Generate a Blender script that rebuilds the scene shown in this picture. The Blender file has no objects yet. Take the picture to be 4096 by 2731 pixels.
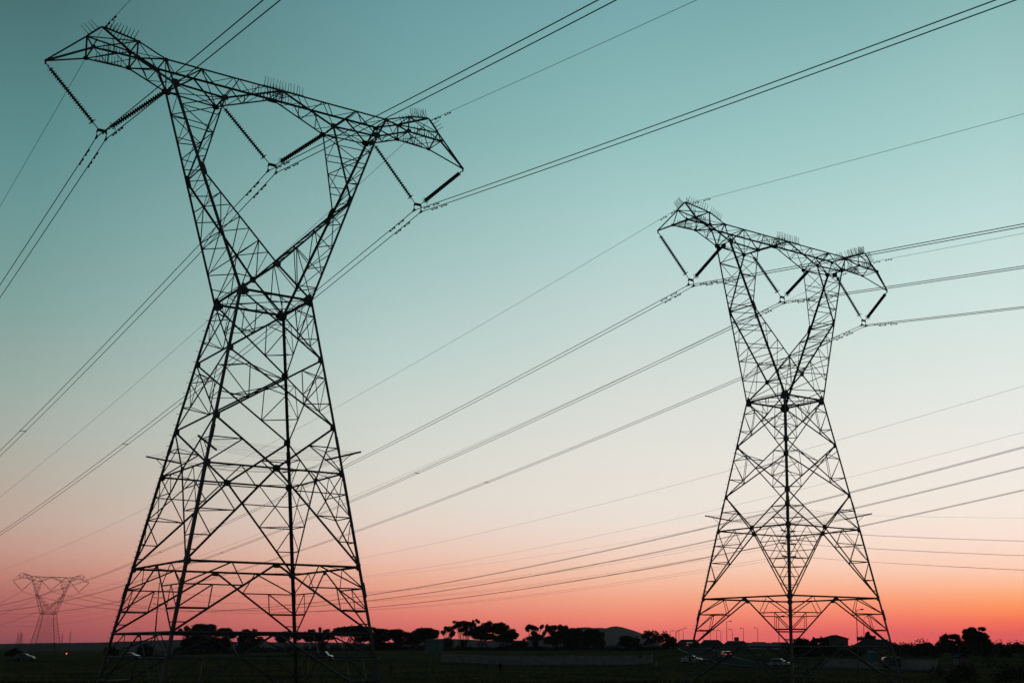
import bpy, math, random
from math import sin, cos, pi, radians, sqrt, atan2
from mathutils import Vector as V, Matrix

SC = bpy.context.scene
COL = SC.collection
CAM_Z = 4.0
HAZE_DENSITY, HAZE_TOP, HAZE_FAR = 0.00005, 233.0, 4900.0

# ------------------------------------------------------------------ camera, sky, sun, exposure
FPX, CX, CY, PITCH = 4962.9, 2565.7, 1479.5, 0.2205
cam = bpy.data.cameras.new('camera')
cam.sensor_width = 36.0
cam.lens = FPX / 4096 * 36
cam.shift_x = -(CX - 2048) / 4096
cam.shift_y = (CY - 1365.5) / 4096
cam.clip_start = 0.1
cam.clip_end = 30000
cam_o = bpy.data.objects.new('camera', cam)
cam_o.location = (0, 0, CAM_Z)
cam_o.rotation_euler = (pi / 2 + PITCH, 0, 0)
COL.objects.link(cam_o)
SC.camera = cam_o
SC.view_settings.view_transform = 'Standard'
SC.view_settings.look = 'None'
SC.view_settings.exposure = 0
SC.view_settings.gamma = 1
SC.view_settings.use_curve_mapping = False

SUN_AZ, SUN_EL = radians(26), radians(-2.0)


def lin(c):
    r = []
    for x in c:
        x = x / 255.0
        r.append(x / 12.92 if x <= 0.04045 else ((x + 0.055) / 1.055) ** 2.4)
    return tuple(r)


SKY = [  # azimuth (deg, to the right of the view axis), then elevation -> sRGB of the dusk sky
    (-80, [(-90, (14, 17, 20)), (0, (48, 30, 38)), (3, (66, 46, 46)), (7, (66, 62, 60)), (14, (48, 62, 64)), (30, (27, 42, 45)), (60, (16, 27, 31)), (90, (14, 24, 29))]),
    (-27.4, [(-90, (30, 25, 28)), (-0.5, (98, 56, 66)), (0.1, (118, 64, 75)), (0.7, (146, 73, 78)), (1.4, (160, 84, 84)), (2.2, (173, 101, 97)), (3.0, (183, 122, 112)), (3.9, (188, 144, 131)),
             (5.2, (185, 161, 148)), (7.2, (175, 168, 156)), (9.0, (163, 171, 162)), (10.6, (151, 169, 161)), (13.9, (126, 160, 154)), (17.5, (106, 150, 148)), (21, (89, 137, 138)), (26.1, (70, 112, 113)), (32, (56, 94, 97)), (50, (26, 46, 51)), (90, (14, 24, 29))]),
    (-11.7, [(-90, (40, 30, 32)), (-0.5, (165, 76, 86)), (0, (182, 81, 89)), (0.7, (201, 97, 95)), (1.4, (214, 114, 104)), (2.2, (222, 141, 122)), (3.1, (228, 166, 145)), (4.05, (229, 188, 171)),
             (5.4, (225, 205, 194)), (6.6, (219, 211, 201)), (8.4, (212, 212, 203)), (10.4, (202, 210, 203)), (13.4, (182, 204, 199)), (17.3, (157, 191, 188)), (23.1, (123, 169, 168)), (28.6, (104, 153, 157)), (34, (82, 128, 134)), (52, (32, 54, 60)), (90, (14, 24, 29))]),
    (-0.8, [(-90, (44, 32, 32)), (-0.5, (195, 82, 90)), (0, (208, 90, 94)), (0.8, (224, 109, 101)), (1.4, (235, 131, 110)), (2.2, (237, 157, 130)), (3.1, (238, 184, 158)), (4.05, (238, 203, 185)),
            (5.4, (234, 217, 206)), (6.6, (230, 221, 212)), (8.6, (225, 222, 213)), (11.6, (213, 218, 212)), (15.6, (192, 212, 208)), (19.6, (167, 204, 201)), (23.5, (142, 188, 186)), (29.2, (117, 166, 169)), (35, (94, 140, 146)), (54, (34, 56, 62)), (90, (14, 24, 29))]),
    (10.5, [(-90, (46, 32, 31)), (-0.5, (192, 78, 86)), (0, (206, 86, 92)), (0.7, (220, 92, 92)), (1.2, (236, 112, 98)), (1.75, (244, 136, 106)), (2.4, (246, 163, 128)), (3.5, (245, 199, 176)),
            (4.8, (243, 218, 204)), (5.9, (238, 225, 214)), (8.3, (233, 228, 219)), (11.1, (222, 226, 220)), (15, (203, 222, 217)), (18.8, (183, 215, 211)), (22.6, (158, 201, 198)), (28, (130, 177, 177)), (34, (106, 152, 155)), (54, (36, 58, 64)), (90, (14, 24, 29))]),
    (17.0, [(-90, (48, 32, 30)), (-0.5, (180, 72, 82)), (0, (200, 82, 88)), (0.6, (217, 85, 87)), (1.15, (241, 107, 79)), (1.75, (250, 141, 85)), (2.4, (249, 169, 122)), (3.5, (248, 203, 180)),
            (4.8, (246, 221, 208)), (5.9, (242, 228, 218)), (8.3, (236, 231, 224)), (11.1, (227, 230, 225)), (15, (209, 226, 221)), (18.8, (190, 219, 215)), (22.6, (166, 206, 203)), (28, (138, 183, 181)), (34, (112, 158, 160)), (54, (38, 60, 66)), (90, (14, 24, 29))]),
    (38, [(-90, (48, 32, 30)), (0, (215, 84, 70)), (1.2, (250, 120, 66)), (2.6, (252, 168, 104)), (5, (250, 206, 172)), (8, (240, 222, 206)), (14, (205, 214, 206)), (28, (122, 160, 160)), (54, (34, 54, 60)), (90, (14, 24, 29))]),
    (95, [(-90, (14, 17, 20)), (0, (52, 32, 38)), (3, (70, 48, 46)), (7, (66, 62, 60)), (14, (48, 62, 64)), (30, (27, 42, 45)), (60, (16, 27, 31)), (90, (14, 24, 29))]),
    (150, [(-90, (12, 15, 18)), (0, (50, 52, 58)), (10, (60, 62, 68)), (30, (44, 54, 60)), (60, (24, 34, 40)), (90, (14, 24, 29))]),
]


def build_world():
    w = bpy.data.worlds.new('World')
    SC.world = w
    w.use_nodes = True
    nt = w.node_tree
    N, L = nt.nodes, nt.links
    N.clear()
    out = N.new('ShaderNodeOutputWorld')
    geo = N.new('ShaderNodeTexCoord')
    sep = N.new('ShaderNodeSeparateXYZ')
    L.new(geo.outputs['Generated'], sep.inputs[0])

    def m(op, a, b=None):
        n = N.new('ShaderNodeMath')
        n.operation = op
        for i, x in enumerate((a, b)):
            if x is None:
                continue
            if isinstance(x, (int, float)):
                n.inputs[i].default_value = x
            else:
                L.new(x, n.inputs[i])
        return n.outputs[0]
    el = m('MULTIPLY', m('ARCSINE', sep.outputs['Z']), 180 / pi)
    az = m('MULTIPLY', m('ARCTAN2', sep.outputs['X'], sep.outputs['Y']), 180 / pi)
    # the elevation runs through a signed square root so that the ramps are fine near the horizon
    fac = m('ADD', m('MULTIPLY', m('MULTIPLY', m('SIGN', el), m('POWER', m('ABSOLUTE', el), 0.5)), 0.05), 0.5)
    azabs = None
    prev = None
    prev_az = None
    for a, stops in SKY:
        r = N.new('ShaderNodeValToRGB')
        L.new(fac, r.inputs[0])
        e = r.color_ramp.elements
        r.color_ramp.interpolation = 'LINEAR'
        for i, (d, c) in enumerate(stops):
            p = 0.5 + 0.05 * math.copysign(sqrt(abs(d)), d) if d else 0.5
            if i < 2:
                el_ = e[i]
                el_.position = p
            else:
                el_ = e.new(p)
            el_.color = lin(c) + (1,)
        if prev is None:
            prev = r.outputs[0]
        else:
            mr = N.new('ShaderNodeMapRange')
            mr.inputs[1].default_value = prev_az
            mr.inputs[2].default_value = a
            L.new(az, mr.inputs[0])
            mx = N.new('ShaderNodeMix')
            mx.data_type = 'RGBA'
            L.new(mr.outputs[0], mx.inputs[0])
            L.new(prev, mx.inputs[6])
            L.new(r.outputs[0], mx.inputs[7])
            prev = mx.outputs[2]
        prev_az = a
    # left of -80 deg fade to the dark eastern sky
    r = N.new('ShaderNodeValToRGB')
    L.new(fac, r.inputs[0])
    e = r.color_ramp.elements
    for i, (d, c) in enumerate(SKY[-1][1]):
        p = 0.5 + 0.05 * math.copysign(sqrt(abs(d)), d) if d else 0.5
        el_ = e[i] if i < 2 else e.new(p)
        el_.position = p
        el_.color = lin(c) + (1,)
    mr = N.new('ShaderNodeMapRange')
    mr.inputs[1].default_value = -80
    mr.inputs[2].default_value = -140
    L.new(az, mr.inputs[0])
    mx = N.new('ShaderNodeMix')
    mx.data_type = 'RGBA'
    L.new(mr.outputs[0], mx.inputs[0])
    L.new(prev, mx.inputs[6])
    L.new(r.outputs[0], mx.inputs[7])
    b1 = N.new('ShaderNodeBackground')
    L.new(mx.outputs[2], b1.inputs[0])
    # the sky beyond the haze is as much brighter as the haze takes away
    ln = m('MINIMUM', m('DIVIDE', HAZE_TOP - CAM_Z, m('MAXIMUM', sep.outputs['Z'], 0.001)), HAZE_FAR)
    L.new(m('MULTIPLY', m('EXPONENT', m('MULTIPLY', ln, HAZE_DENSITY)), 0.99), b1.inputs[1])
    sk = N.new('ShaderNodeTexSky')
    sk.sky_type = 'NISHITA'
    sk.sun_disc = False
    sk.sun_elevation = SUN_EL
    sk.sun_rotation = SUN_AZ
    b2 = N.new('ShaderNodeBackground')
    L.new(sk.outputs[0], b2.inputs[0])
    b2.inputs[1].default_value = 0.05
    ad = N.new('ShaderNodeAddShader')
    L.new(b1.outputs[0], ad.inputs[0])
    L.new(b2.outputs[0], ad.inputs[1])
    L.new(ad.outputs[0], out.inputs[0])


build_world()
sun = bpy.data.lights.new('sun', 'SUN')
sun.energy = 0.05
sun.angle = radians(0.5)
sun.color = (1.0, 0.62, 0.42)
sun_o = bpy.data.objects.new('sun', sun)
sd = V((sin(SUN_AZ) * cos(SUN_EL), cos(SUN_AZ) * cos(SUN_EL), sin(SUN_EL)))
sun_o.rotation_euler = sd.to_track_quat('Z', 'Y').to_euler()
COL.objects.link(sun_o)


# ------------------------------------------------------------------ materials
def mat(name, col, rough=0.7, metal=0.0, spec=0.3, noise=None, bump=0.0, coat=0.0, emit=None):
    m = bpy.data.materials.new(name)
    m.use_nodes = True
    N, L = m.node_tree.nodes, m.node_tree.links
    b = N['Principled BSDF']
    b.inputs['Base Color'].default_value = tuple(col) + (1,)
    b.inputs['Roughness'].default_value = rough
    b.inputs['Metallic'].default_value = metal
    b.inputs['Specular IOR Level'].default_value = spec
    if coat:
        b.inputs['Coat Weight'].default_value = coat
        b.inputs['Coat Roughness'].default_value = 0.05
    if noise:
        sc, col2, det = noise
        tc = N.new('ShaderNodeTexCoord')
        n = N.new('ShaderNodeTexNoise')
        n.inputs['Scale'].default_value = sc
        n.inputs['Detail'].default_value = det
        L.new(tc.outputs['Object'], n.inputs['Vector'])
        r = N.new('ShaderNodeValToRGB')
        r.color_ramp.elements[0].position = 0.35
        r.color_ramp.elements[1].position = 0.68
        r.color_ramp.elements[0].color = tuple(col) + (1,)
        r.color_ramp.elements[1].color = tuple(col2) + (1,)
        L.new(n.outputs['Fac'], r.inputs[0])
        L.new(r.outputs[0], b.inputs['Base Color'])
        if bump:
            bp = N.new('ShaderNodeBump')
            bp.inputs['Strength'].default_value = bump
            L.new(n.outputs['Fac'], bp.inputs['Height'])
            L.new(bp.outputs[0], b.inputs['Normal'])
    if emit:
        b.inputs['Emission Color'].default_value = tuple(emit[0]) + (1,)
        b.inputs['Emission Strength'].default_value = emit[1]
    return m


M = dict(
    steel=mat('galvanised_steel', (0.115, 0.115, 0.12), 0.62, 0.35, 0.25, (1.3, (0.16, 0.16, 0.165), 4)),
    plate=mat('gusset_steel', (0.125, 0.13, 0.135), 0.6, 0.35, 0.25, (2.0, (0.18, 0.185, 0.19), 3)),
    wire=mat('conductor_aluminium', (0.10, 0.10, 0.105), 0.6, 0.4),
    glass=mat('insulator_glaze', (0.022, 0.018, 0.017), 0.45, 0.0, 0.3),
    iron=mat('cast_iron', (0.06, 0.06, 0.065), 0.6, 0.3),
    grass=mat('dry_grass', (0.055, 0.053, 0.026), 1.0, 0, 0.0, (0.09, (0.098, 0.090, 0.042), 8), 0.3),
    blade=mat('grass_blade', (0.045, 0.055, 0.02), 1.0, 0, 0.0, (0.3, (0.07, 0.07, 0.03), 3)),
    leaf=mat('leaf', (0.030, 0.036, 0.018), 0.85, 0, 0.15, (0.8, (0.055, 0.06, 0.03), 3)),
    bark=mat('bark', (0.05, 0.04, 0.032), 0.9, 0, 0.1, (3, (0.09, 0.075, 0.06), 4)),
    hill=mat('heath_slope', (0.04, 0.041, 0.046), 1.0, 0, 0.0, (0.004, (0.06, 0.058, 0.062), 6)),
    asphalt=mat('asphalt', (0.05, 0.05, 0.052), 1.0, 0, 0.0, (0.6, (0.075, 0.073, 0.072), 6)),
    kerb=mat('kerb_concrete', (0.12, 0.12, 0.115), 1.0, 0, 0.0, (2, (0.17, 0.165, 0.16), 3)),
    paint=mat('road_paint', (0.5, 0.48, 0.42), 0.95, 0, 0.0, (2, (0.62, 0.6, 0.52), 4)),
    concrete=mat('precast_concrete', (0.34, 0.335, 0.33), 0.95, 0, 0.1, (0.8, (0.46, 0.45, 0.44), 5)),
    plaster=mat('pale_plaster', (0.42, 0.42, 0.41), 0.85, 0, 0.2, (0.5, (0.55, 0.54, 0.52), 4)),
    dull=mat('brown_plaster', (0.16, 0.14, 0.13), 0.85, 0, 0.2, (0.5, (0.22, 0.19, 0.18), 4)),
    tile=mat('dark_roof_tile', (0.055, 0.057, 0.065), 1.0, 0, 0.0, (1.5, (0.085, 0.085, 0.095), 3)),
    window=mat('window_glass', (0.02, 0.025, 0.03), 0.15, 0, 0.5),
    frame=mat('white_frame', (0.6, 0.6, 0.58), 0.5),
    teal=mat('teal_sheet', (0.04, 0.2, 0.2), 0.9, 0, 0.05, (1.0, (0.06, 0.26, 0.25), 3)),
    screen=mat('grey_green_sheeting', (0.16, 0.26, 0.25), 0.7, 0, 0.2, (0.7, (0.22, 0.33, 0.31), 4)),
    white=mat('white_car_paint', (0.6, 0.61, 0.62), 0.4, 0, 0.4, None, 0, 0.45),
    silver=mat('silver_car_paint', (0.10, 0.125, 0.13), 0.45, 0.3, 0.5, None, 0, 0.6),
    tealcar=mat('teal_car_paint', (0.12, 0.36, 0.37), 0.3, 0, 0.5, None, 0, 0.7),
    darkcar=mat('dark_car_paint', (0.03, 0.03, 0.035), 0.3, 0, 0.5, None, 0, 0.6),
    tyre=mat('tyre_rubber', (0.02, 0.02, 0.02), 0.9),
    rim=mat('wheel_rim', (0.4, 0.4, 0.42), 0.4, 0.6),
    tail=mat('lit_tail_lamp', (0.5, 0.02, 0.05), 0.4, 0, 0.3, None, 0, 0, ((1.0, 0.05, 0.12), 0.9)),
    beacon=mat('lit_red_lamp', (0.5, 0.05, 0.02), 0.4, 0, 0.3, None, 0, 0, ((1.0, 0.12, 0.04), 3.0)),
    lampm=mat('lamp_glass', (0.5, 0.5, 0.48), 0.4),
    pole=mat('lamp_post_steel', (0.12, 0.12, 0.125), 0.6, 0.3),
    cloth=mat('dark_clothing', (0.02, 0.02, 0.024), 0.9),
    skin=mat('skin', (0.16, 0.09, 0.06), 0.6),
    hair=mat('dark_hair', (0.015, 0.012, 0.01), 0.7),
    goal=mat('white_goal_paint', (0.2, 0.2, 0.19), 0.95, 0, 0.0),
    green=mat('green_sign', (0.02, 0.14, 0.08), 0.5),
    wood=mat('wooden_pole', (0.07, 0.055, 0.045), 0.9, 0, 0.1),
)


# ------------------------------------------------------------------ mesh builder
def perp(d, ref):
    e = ref - d * ref.dot(d)
    if e.length < 1e-4:
        e = V((1, 0, 0)) - d * d.x
        if e.length < 1e-3:
            e = V((0, 1, 0)) - d * d.y
    return e.normalized()


class MB:
    def __init__(s):
        s.v, s.f = [], []

    def prism(s, p, q, prof):           # prof: list of offsets (Vectors)
        n, b = len(prof), len(s.v)
        s.v += [p + o for o in prof] + [q + o for o in prof]
        s.f += [(b + i, b + (i + 1) % n, b + n + (i + 1) % n, b + n + i) for i in range(n)]
        s.f += [tuple(b + n - 1 - i for i in range(n)), tuple(b + n + i for i in range(n))]

    def angle(s, p, q, w, ref=None, t=None):      # steel angle, heel towards ref
        p, q = V(p), V(q)
        d = q - p
        if d.length < 1e-3:
            return
        d.normalize()
        if ref is None:
            m = (p + q) / 2
            ref = V((m.x, m.y, 0))
            if ref.length < 0.05:
                ref = V((0.3, 1, 0.2))
        e1 = perp(d, V(ref))
        e2 = d.cross(e1)
        a, b = (-e1 + e2) * (0.7071 * w), (-e1 - e2) * (0.7071 * w)
        w = (w * 1.1 + 0.013) * HEAVY[0]
        t = t or max(0.008, w * 0.14)
        k = t / w
        h = e1 * (w * 0.4)
        s.prism(p, q, [h, h + a, h + a + b * k, h + a * k + b * k, h + a * k + b, h + b])

    def bar(s, p, q, w, h=None, ref=None):
        p, q = V(p), V(q)
        h = h or w
        d = (q - p)
        if d.length < 1e-6:
            return
        d.normalize()
        e1 = perp(d, V(ref or (0, 0, 1)))
        e2 = d.cross(e1)
        a, b = e1 * h / 2, e2 * w / 2
        s.prism(p, q, [a + b, a - b, -a - b, -a + b])

    def rod(s, p, q, r, n=6, r2=None):
        p, q = V(p), V(q)
        d = q - p
        if d.length < 1e-6:
            return
        d.normalize()
        e1 = perp(d, V((0.31, 0.2, 0.93)))
        e2 = d.cross(e1)
        r2 = r if r2 is None else r2
        b = len(s.v)
        for c, rr in ((p, r), (q, r2)):
            s.v += [c + (e1 * cos(2 * pi * i / n) + e2 * sin(2 * pi * i / n)) * rr for i in range(n)]
        s.f += [(b + i, b + (i + 1) % n, b + n + (i + 1) % n, b + n + i) for i in range(n)]
        s.f += [tuple(b + n - 1 - i for i in range(n)), tuple(b + n + i for i in range(n))]

    def tube(s, pts, r, n=5):
        pts = [V(p) for p in pts]
        b = len(s.v)
        rr = r if isinstance(r, (list, tuple)) else [r] * len(pts)
        for i, p in enumerate(pts):
            d = (pts[min(i + 1, len(pts) - 1)] - pts[max(i - 1, 0)]).normalized()
            e1 = perp(d, V((0.11, 0.05, 1)) if abs(d.z) < 0.9 else V((1, 0.1, 0)))
            e2 = d.cross(e1)
            s.v += [p + (e1 * cos(2 * pi * k / n) + e2 * sin(2 * pi * k / n)) * rr[i] for k in range(n)]
        for i in range(len(pts) - 1):
            o = b + i * n
            s.f += [(o + k, o + (k + 1) % n, o + n + (k + 1) % n, o + n + k) for k in range(n)]
        s.f += [tuple(b + n - 1 - k for k in range(n)), tuple(b + (len(pts) - 1) * n + k for k in range(n))]

    def lathe(s, p, axis, prof, n=10):  # prof: (distance along axis, radius)
        p, d = V(p), V(axis).normalized()
        e1 = perp(d, V((0.3, 0.1, 0.95)) if abs(d.z) < 0.9 else V((1, 0, 0)))
        e2 = d.cross(e1)
        b = len(s.v)
        for t, r in prof:
            s.v += [p + d * t + (e1 * cos(2 * pi * k / n) + e2 * sin(2 * pi * k / n)) * r for k in range(n)]
        for i in range(len(prof) - 1):
            o = b + i * n
            s.f += [(o + k, o + (k + 1) % n, o + n + (k + 1) % n, o + n + k) for k in range(n)]
        s.f += [tuple(b + n - 1 - k for k in range(n)), tuple(b + (len(prof) - 1) * n + k for k in range(n))]

    def plate(s, pts, nrm, t):           # flat polygon with thickness
        nrm = V(nrm).normalized() * t / 2
        s.prism(V((0, 0, 0)) - nrm, nrm, [V(p) for p in pts])

    def box(s, c, sx, sy, sz, rot=0.0):
        c = V(c)
        ca, sa = cos(rot), sin(rot)
        o = []
        for x, y in ((-1, -1), (1, -1), (1, 1), (-1, 1)):
            X, Y = x * sx / 2, y * sy / 2
            o.append(V((X * ca - Y * sa, X * sa + Y * ca, 0)))
        s.prism(c - V((0, 0, sz / 2)), c + V((0, 0, sz / 2)), o)

    def ring(s, c, axis, R, r, a0=0, a1=2 * pi, n=16):
        c, d = V(c), V(axis).normalized()
        e1 = perp(d, V((0.2, 0.1, 1)))
        e2 = d.cross(e1)
        s.tube([c + (e1 * cos(a0 + (a1 - a0) * i / n) + e2 * sin(a0 + (a1 - a0) * i / n)) * R for i in range(n + 1)], r, 5)

    def mesh(s, name):
        me = bpy.data.meshes.new(name)
        me.from_pydata([tuple(v) for v in s.v], [], s.f)
        me.update()
        return me

    def build(s, name, m, parent=None, loc=(0, 0, 0), smooth=False):
        me = s.mesh(name)
        me.materials.append(m)
        if smooth:
            for p in me.polygons:
                p.use_smooth = True
        return obj(name, me, parent, loc)


def obj(name, me, parent=None, loc=(0, 0, 0), rot=(0, 0, 0)):
    o = bpy.data.objects.new(name, me)
    o.location = loc
    o.rotation_euler = rot
    if parent:
        o.parent = parent
    COL.objects.link(o)
    return o


def tag(o, label, cat, group=None):
    o['label'] = label
    o['category'] = cat
    if group:
        o['group'] = group
    return o


def thing(name, label, cat, loc=(0, 0, 0), rz=0, group=None):
    o = obj(name, None, None, loc, (0, 0, rz))
    o.empty_display_size = 0.2
    return tag(o, label, cat, group)


def structure(o, kind='structure'):
    o['kind'] = kind
    return o


def dup(root, loc, rz, label, group=None):
    c = root.copy()
    c.location = loc
    c.rotation_euler = (0, 0, rz)
    c['label'] = label
    if group:
        c['group'] = group
    COL.objects.link(c)
    for ch in list(root.children):
        d = ch.copy()
        d.parent = c
        COL.objects.link(d)
        for g in list(ch.children):
            e = g.copy()
            e.parent = d
            COL.objects.link(e)
    return c


def at(px, py, depth):
    """world point at ground distance 'depth' (m) in the direction of a photograph pixel"""
    u, v = (px - CX) / FPX, (CY - py) / FPX
    d = V((u, cos(PITCH) - v * sin(PITCH), sin(PITCH) + v * cos(PITCH)))
    return V((0, 0, CAM_Z)) + d * (depth / d.y)


def sst(a, b, x):
    t = min(1, max(0, (x - a) / (b - a)))
    return t * t * (3 - 2 * t)


# ------------------------------------------------------------------ terrain, road, hills
def ground(x, y):
    if y < 105:
        h = 1.1 + 1.2 * max(0, 1 - max(y, -40) / 68.0) if y < 68 else 1.1
    else:
        h = 1.1 * (1 - sst(104, 145, y))
    r = sst(-60, -25, x)                     # 0 on the left, 1 on the right
    h += sst(150, 290, y) * (1.4 * (1 - r) + 0.6 * r)
    far = 2.0 - (1.4 * (1 - r) + 0.6 * r)
    far_c = 3.3 - (1.4 * (1 - r) + 0.6 * r)
    k = sst(-150, -90, x)
    h += sst(300, 405, y) * (far * (1 - k) + far_c * k)
    s = sst(-4, 10, x) * sst(235, 350, y) * (1 - sst(352, 380, y) * 0.75)
    h += s * (4.05 - 0.6) * (1 - sst(300, 405, y) * 0.78)
    h += 0.10 * sin(x * 0.11 + 1.3) * sin(y * 0.07) + 0.05 * sin(x * 0.31) * cos(y * 0.23 + x * 0.1)
    return h


def build_ground():
    xs, ys = [], []
    x = -12000.0
    while x < 12000:
        xs.append(x)
        a = abs(x)
        x += 3.0 if a < 60 else (8 if a < 200 else (20 if a < 500 else a * 0.25))
    y = -600.0
    while y < 14000:
        ys.append(y)
        y += 60 if y < -60 else (4 if y < 420 else (20 if y < 800 else y * 0.12))
    v = [(x, y, ground(x, y)) for y in ys for x in xs]
    n = len(xs)
    f = [(j * n + i, j * n + i + 1, (j + 1) * n + i + 1, (j + 1) * n + i) for j in range(len(ys) - 1) for i in range(n - 1)]
    me = bpy.data.meshes.new('ground')
    me.from_pydata(v, [], f)
    me.materials.append(M['grass'])
    for p in me.polygons:
        p.use_smooth = True
    structure(obj('ground', me))


build_ground()


def hill(name, profile, depth, thick, seed=1, amp=0.0):
    """a real ridge: crest profile from (px, py) points, sloping down on both sides"""
    rnd = random.Random(seed)
    pts = []
    for (x0, y0), (x1, y1) in zip(profile, profile[1:]):
        n = max(2, int(abs(x1 - x0) / 14))
        for i in range(n):
            t = i / n
            t2 = t * t * (3 - 2 * t)
            pts.append((x0 + (x1 - x0) * t, y0 + (y1 - y0) * t2))
    pts.append(profile[-1])
    rows = []
    K = 9
    for px, py in pts:
        c = at(px, py + rnd.uniform(-amp, amp), depth)
        row = []
        for k in range(-K, K + 1):
            t = abs(k) / K
            z = -3 + (c.z + 3) * (1 - sst(0, 1, t)) + (rnd.uniform(-1, 1) * 0.02 * c.z if 0 < t < 1 else 0)
            s = (depth + k / K * thick) / depth
            row.append((c.x * s, c.y * s, z))
        rows.append(row)
    v = [p for r in rows for p in r]
    n = 2 * K + 1
    f = [(i * n + k, (i + 1) * n + k, (i + 1) * n + k + 1, i * n + k + 1) for i in range(len(rows) - 1) for k in range(n - 1)]
    me = bpy.data.meshes.new(name)
    me.from_pydata(v, [], f)
    me.materials.append(M['hill'])
    for p in me.polygons:
        p.use_smooth = True
    return structure(obj(name, me))


hill('ridge', [(-900, 2580), (-300, 2576), (0, 2573), (200, 2570), (400, 2568), (500, 2564), (600, 2559), (700, 2557), (830, 2562), (1000, 2566), (1200, 2567), (1320, 2568), (1480, 2572), (1560, 2568), (1700, 2555), (1780, 2553), (1860, 2556), (1960, 2561), (2090, 2560), (2300, 2570), (2700, 2582), (3200, 2588), (3600, 2590)], 2600, 500, 3, 0.6)
hill('mountain', [(2040, 2580), (2120, 2560), (2200, 2542), (2255, 2527), (2300, 2514), (2328, 2507), (2352, 2507), (2376, 2510), (2400, 2509), (2422, 2511), (2445, 2505), (2468, 2503.5), (2490, 2507), (2510, 2513), (2540, 2522), (2575, 2535), (2610, 2555), (2660, 2580), (2720, 2590)], 3800, 900, 5, 0.15)
hill('hills', [(3700, 2592), (3860, 2584), (3950, 2580), (3985, 2577), (4030, 2576), (4080, 2576), (4200, 2572), (4500, 2570), (4900, 2578)], 3000, 500, 7, 0.2)


def strip(name, centre, half, m, dz, edge0=None, edge1=None):
    """ribbon on the terrain; edges as offsets from the centre line"""
    a, b = (-half, half) if edge0 is None else (edge0, edge1)
    v, f = [], []
    pts = []
    for p, q in zip(centre, centre[1:]):
        L = (q - p).length
        n = max(1, int(L / 3))
        pts += [p + (q - p) * (i / n) for i in range(n)]
    pts.append(centre[-1])
    for i, p in enumerate(pts):
        d = (pts[min(i + 1, len(pts) - 1)] - pts[max(i - 1, 0)])
        d = V((d.x, d.y, 0)).normalized()
        nrm = V((d.y, -d.x, 0))
        for k in range(5):
            w = p + nrm * (a + (b - a) * k / 4)
            v.append((w.x, w.y, ground(w.x, w.y) + dz))
    for i in range(len(pts) - 1):
        for k in range(4):
            f.append((i * 5 + k, i * 5 + k + 1, (i + 1) * 5 + k + 1, (i + 1) * 5 + k))
    me = bpy.data.meshes.new(name)
    me.from_pydata(v, [], f)
    me.materials.append(m)
    return structure(obj(name, me))


def smooth_line(pts, n=6):
    out = []
    P = [pts[0]] + pts + [pts[-1]]
    for i in range(1, len(P) - 2):
        for k in range(n):
            t = k / n
            a, b, c, d = P[i - 1], P[i], P[i + 1], P[i + 2]
            out.append(0.5 * ((2 * b) + (c - a) * t + (2 * a - 5 * b + 4 * c - d) * t * t + (3 * b - a - 3 * c + d) * t ** 3))
    out.append(pts[-1])
    return out


ROAD = smooth_line([V((16.5, 372, 0)), V((14.5, 350, 0)), V((14.0, 320, 0)), V((16.5, 290, 0)), V((20.5, 262, 0)), V((28, 240, 0)), V((44, 222, 0)), V((75, 208, 0)), V((130, 200, 0))])
strip('road', ROAD, 4.6, M['asphalt'], 0.10)
strip('road_edge_line', ROAD, 0, M['paint'], 0.13, -4.2, -3.95)
strip('road_edge_line', ROAD, 0, M['paint'], 0.13, 3.95, 4.2)
LEFT_ROAD = smooth_line([V((-210, 298, 0)), V((-130, 292, 0)), V((-70, 286, 0)), V((-30, 262, 0)), V((0, 246, 0)), V((22, 246, 0))])
strip('street', LEFT_ROAD, 3.4, M['asphalt'], 0.08)
strip('kerb', LEFT_ROAD, 0, M['kerb'], 0.18, 3.4, 3.65)

# ------------------------------------------------------------------ pylons
Q = dict(wx=2.05, wy=2.083, kx=.1723, ky=.1711, ox=6.154, oy=.752, ho=11.53, te=.582, cy=1.905, hc=1.839, ix=3.295, iy=.767, hi=11.42,
         htop=12.79, twx=4.694, ty=.758, stx=6.72, mx=8.245, myt=.762, myb=.797, hmt=13.39, hmb=12.376, ex=10.72, he=13.215,
         ebx=10.512, eby=.8075, heb=12.30, px=10.0, hp=14.02, tx=12.65, ht=11.19, vx=9.48, hv=7.96, hvm=8.30)
LEV = [0, 3.509, 7.373, 9.9635, 15.038, 18.532]


def mix(a, b, t):
    return V(a) * (1 - t) + V(b) * t


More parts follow.
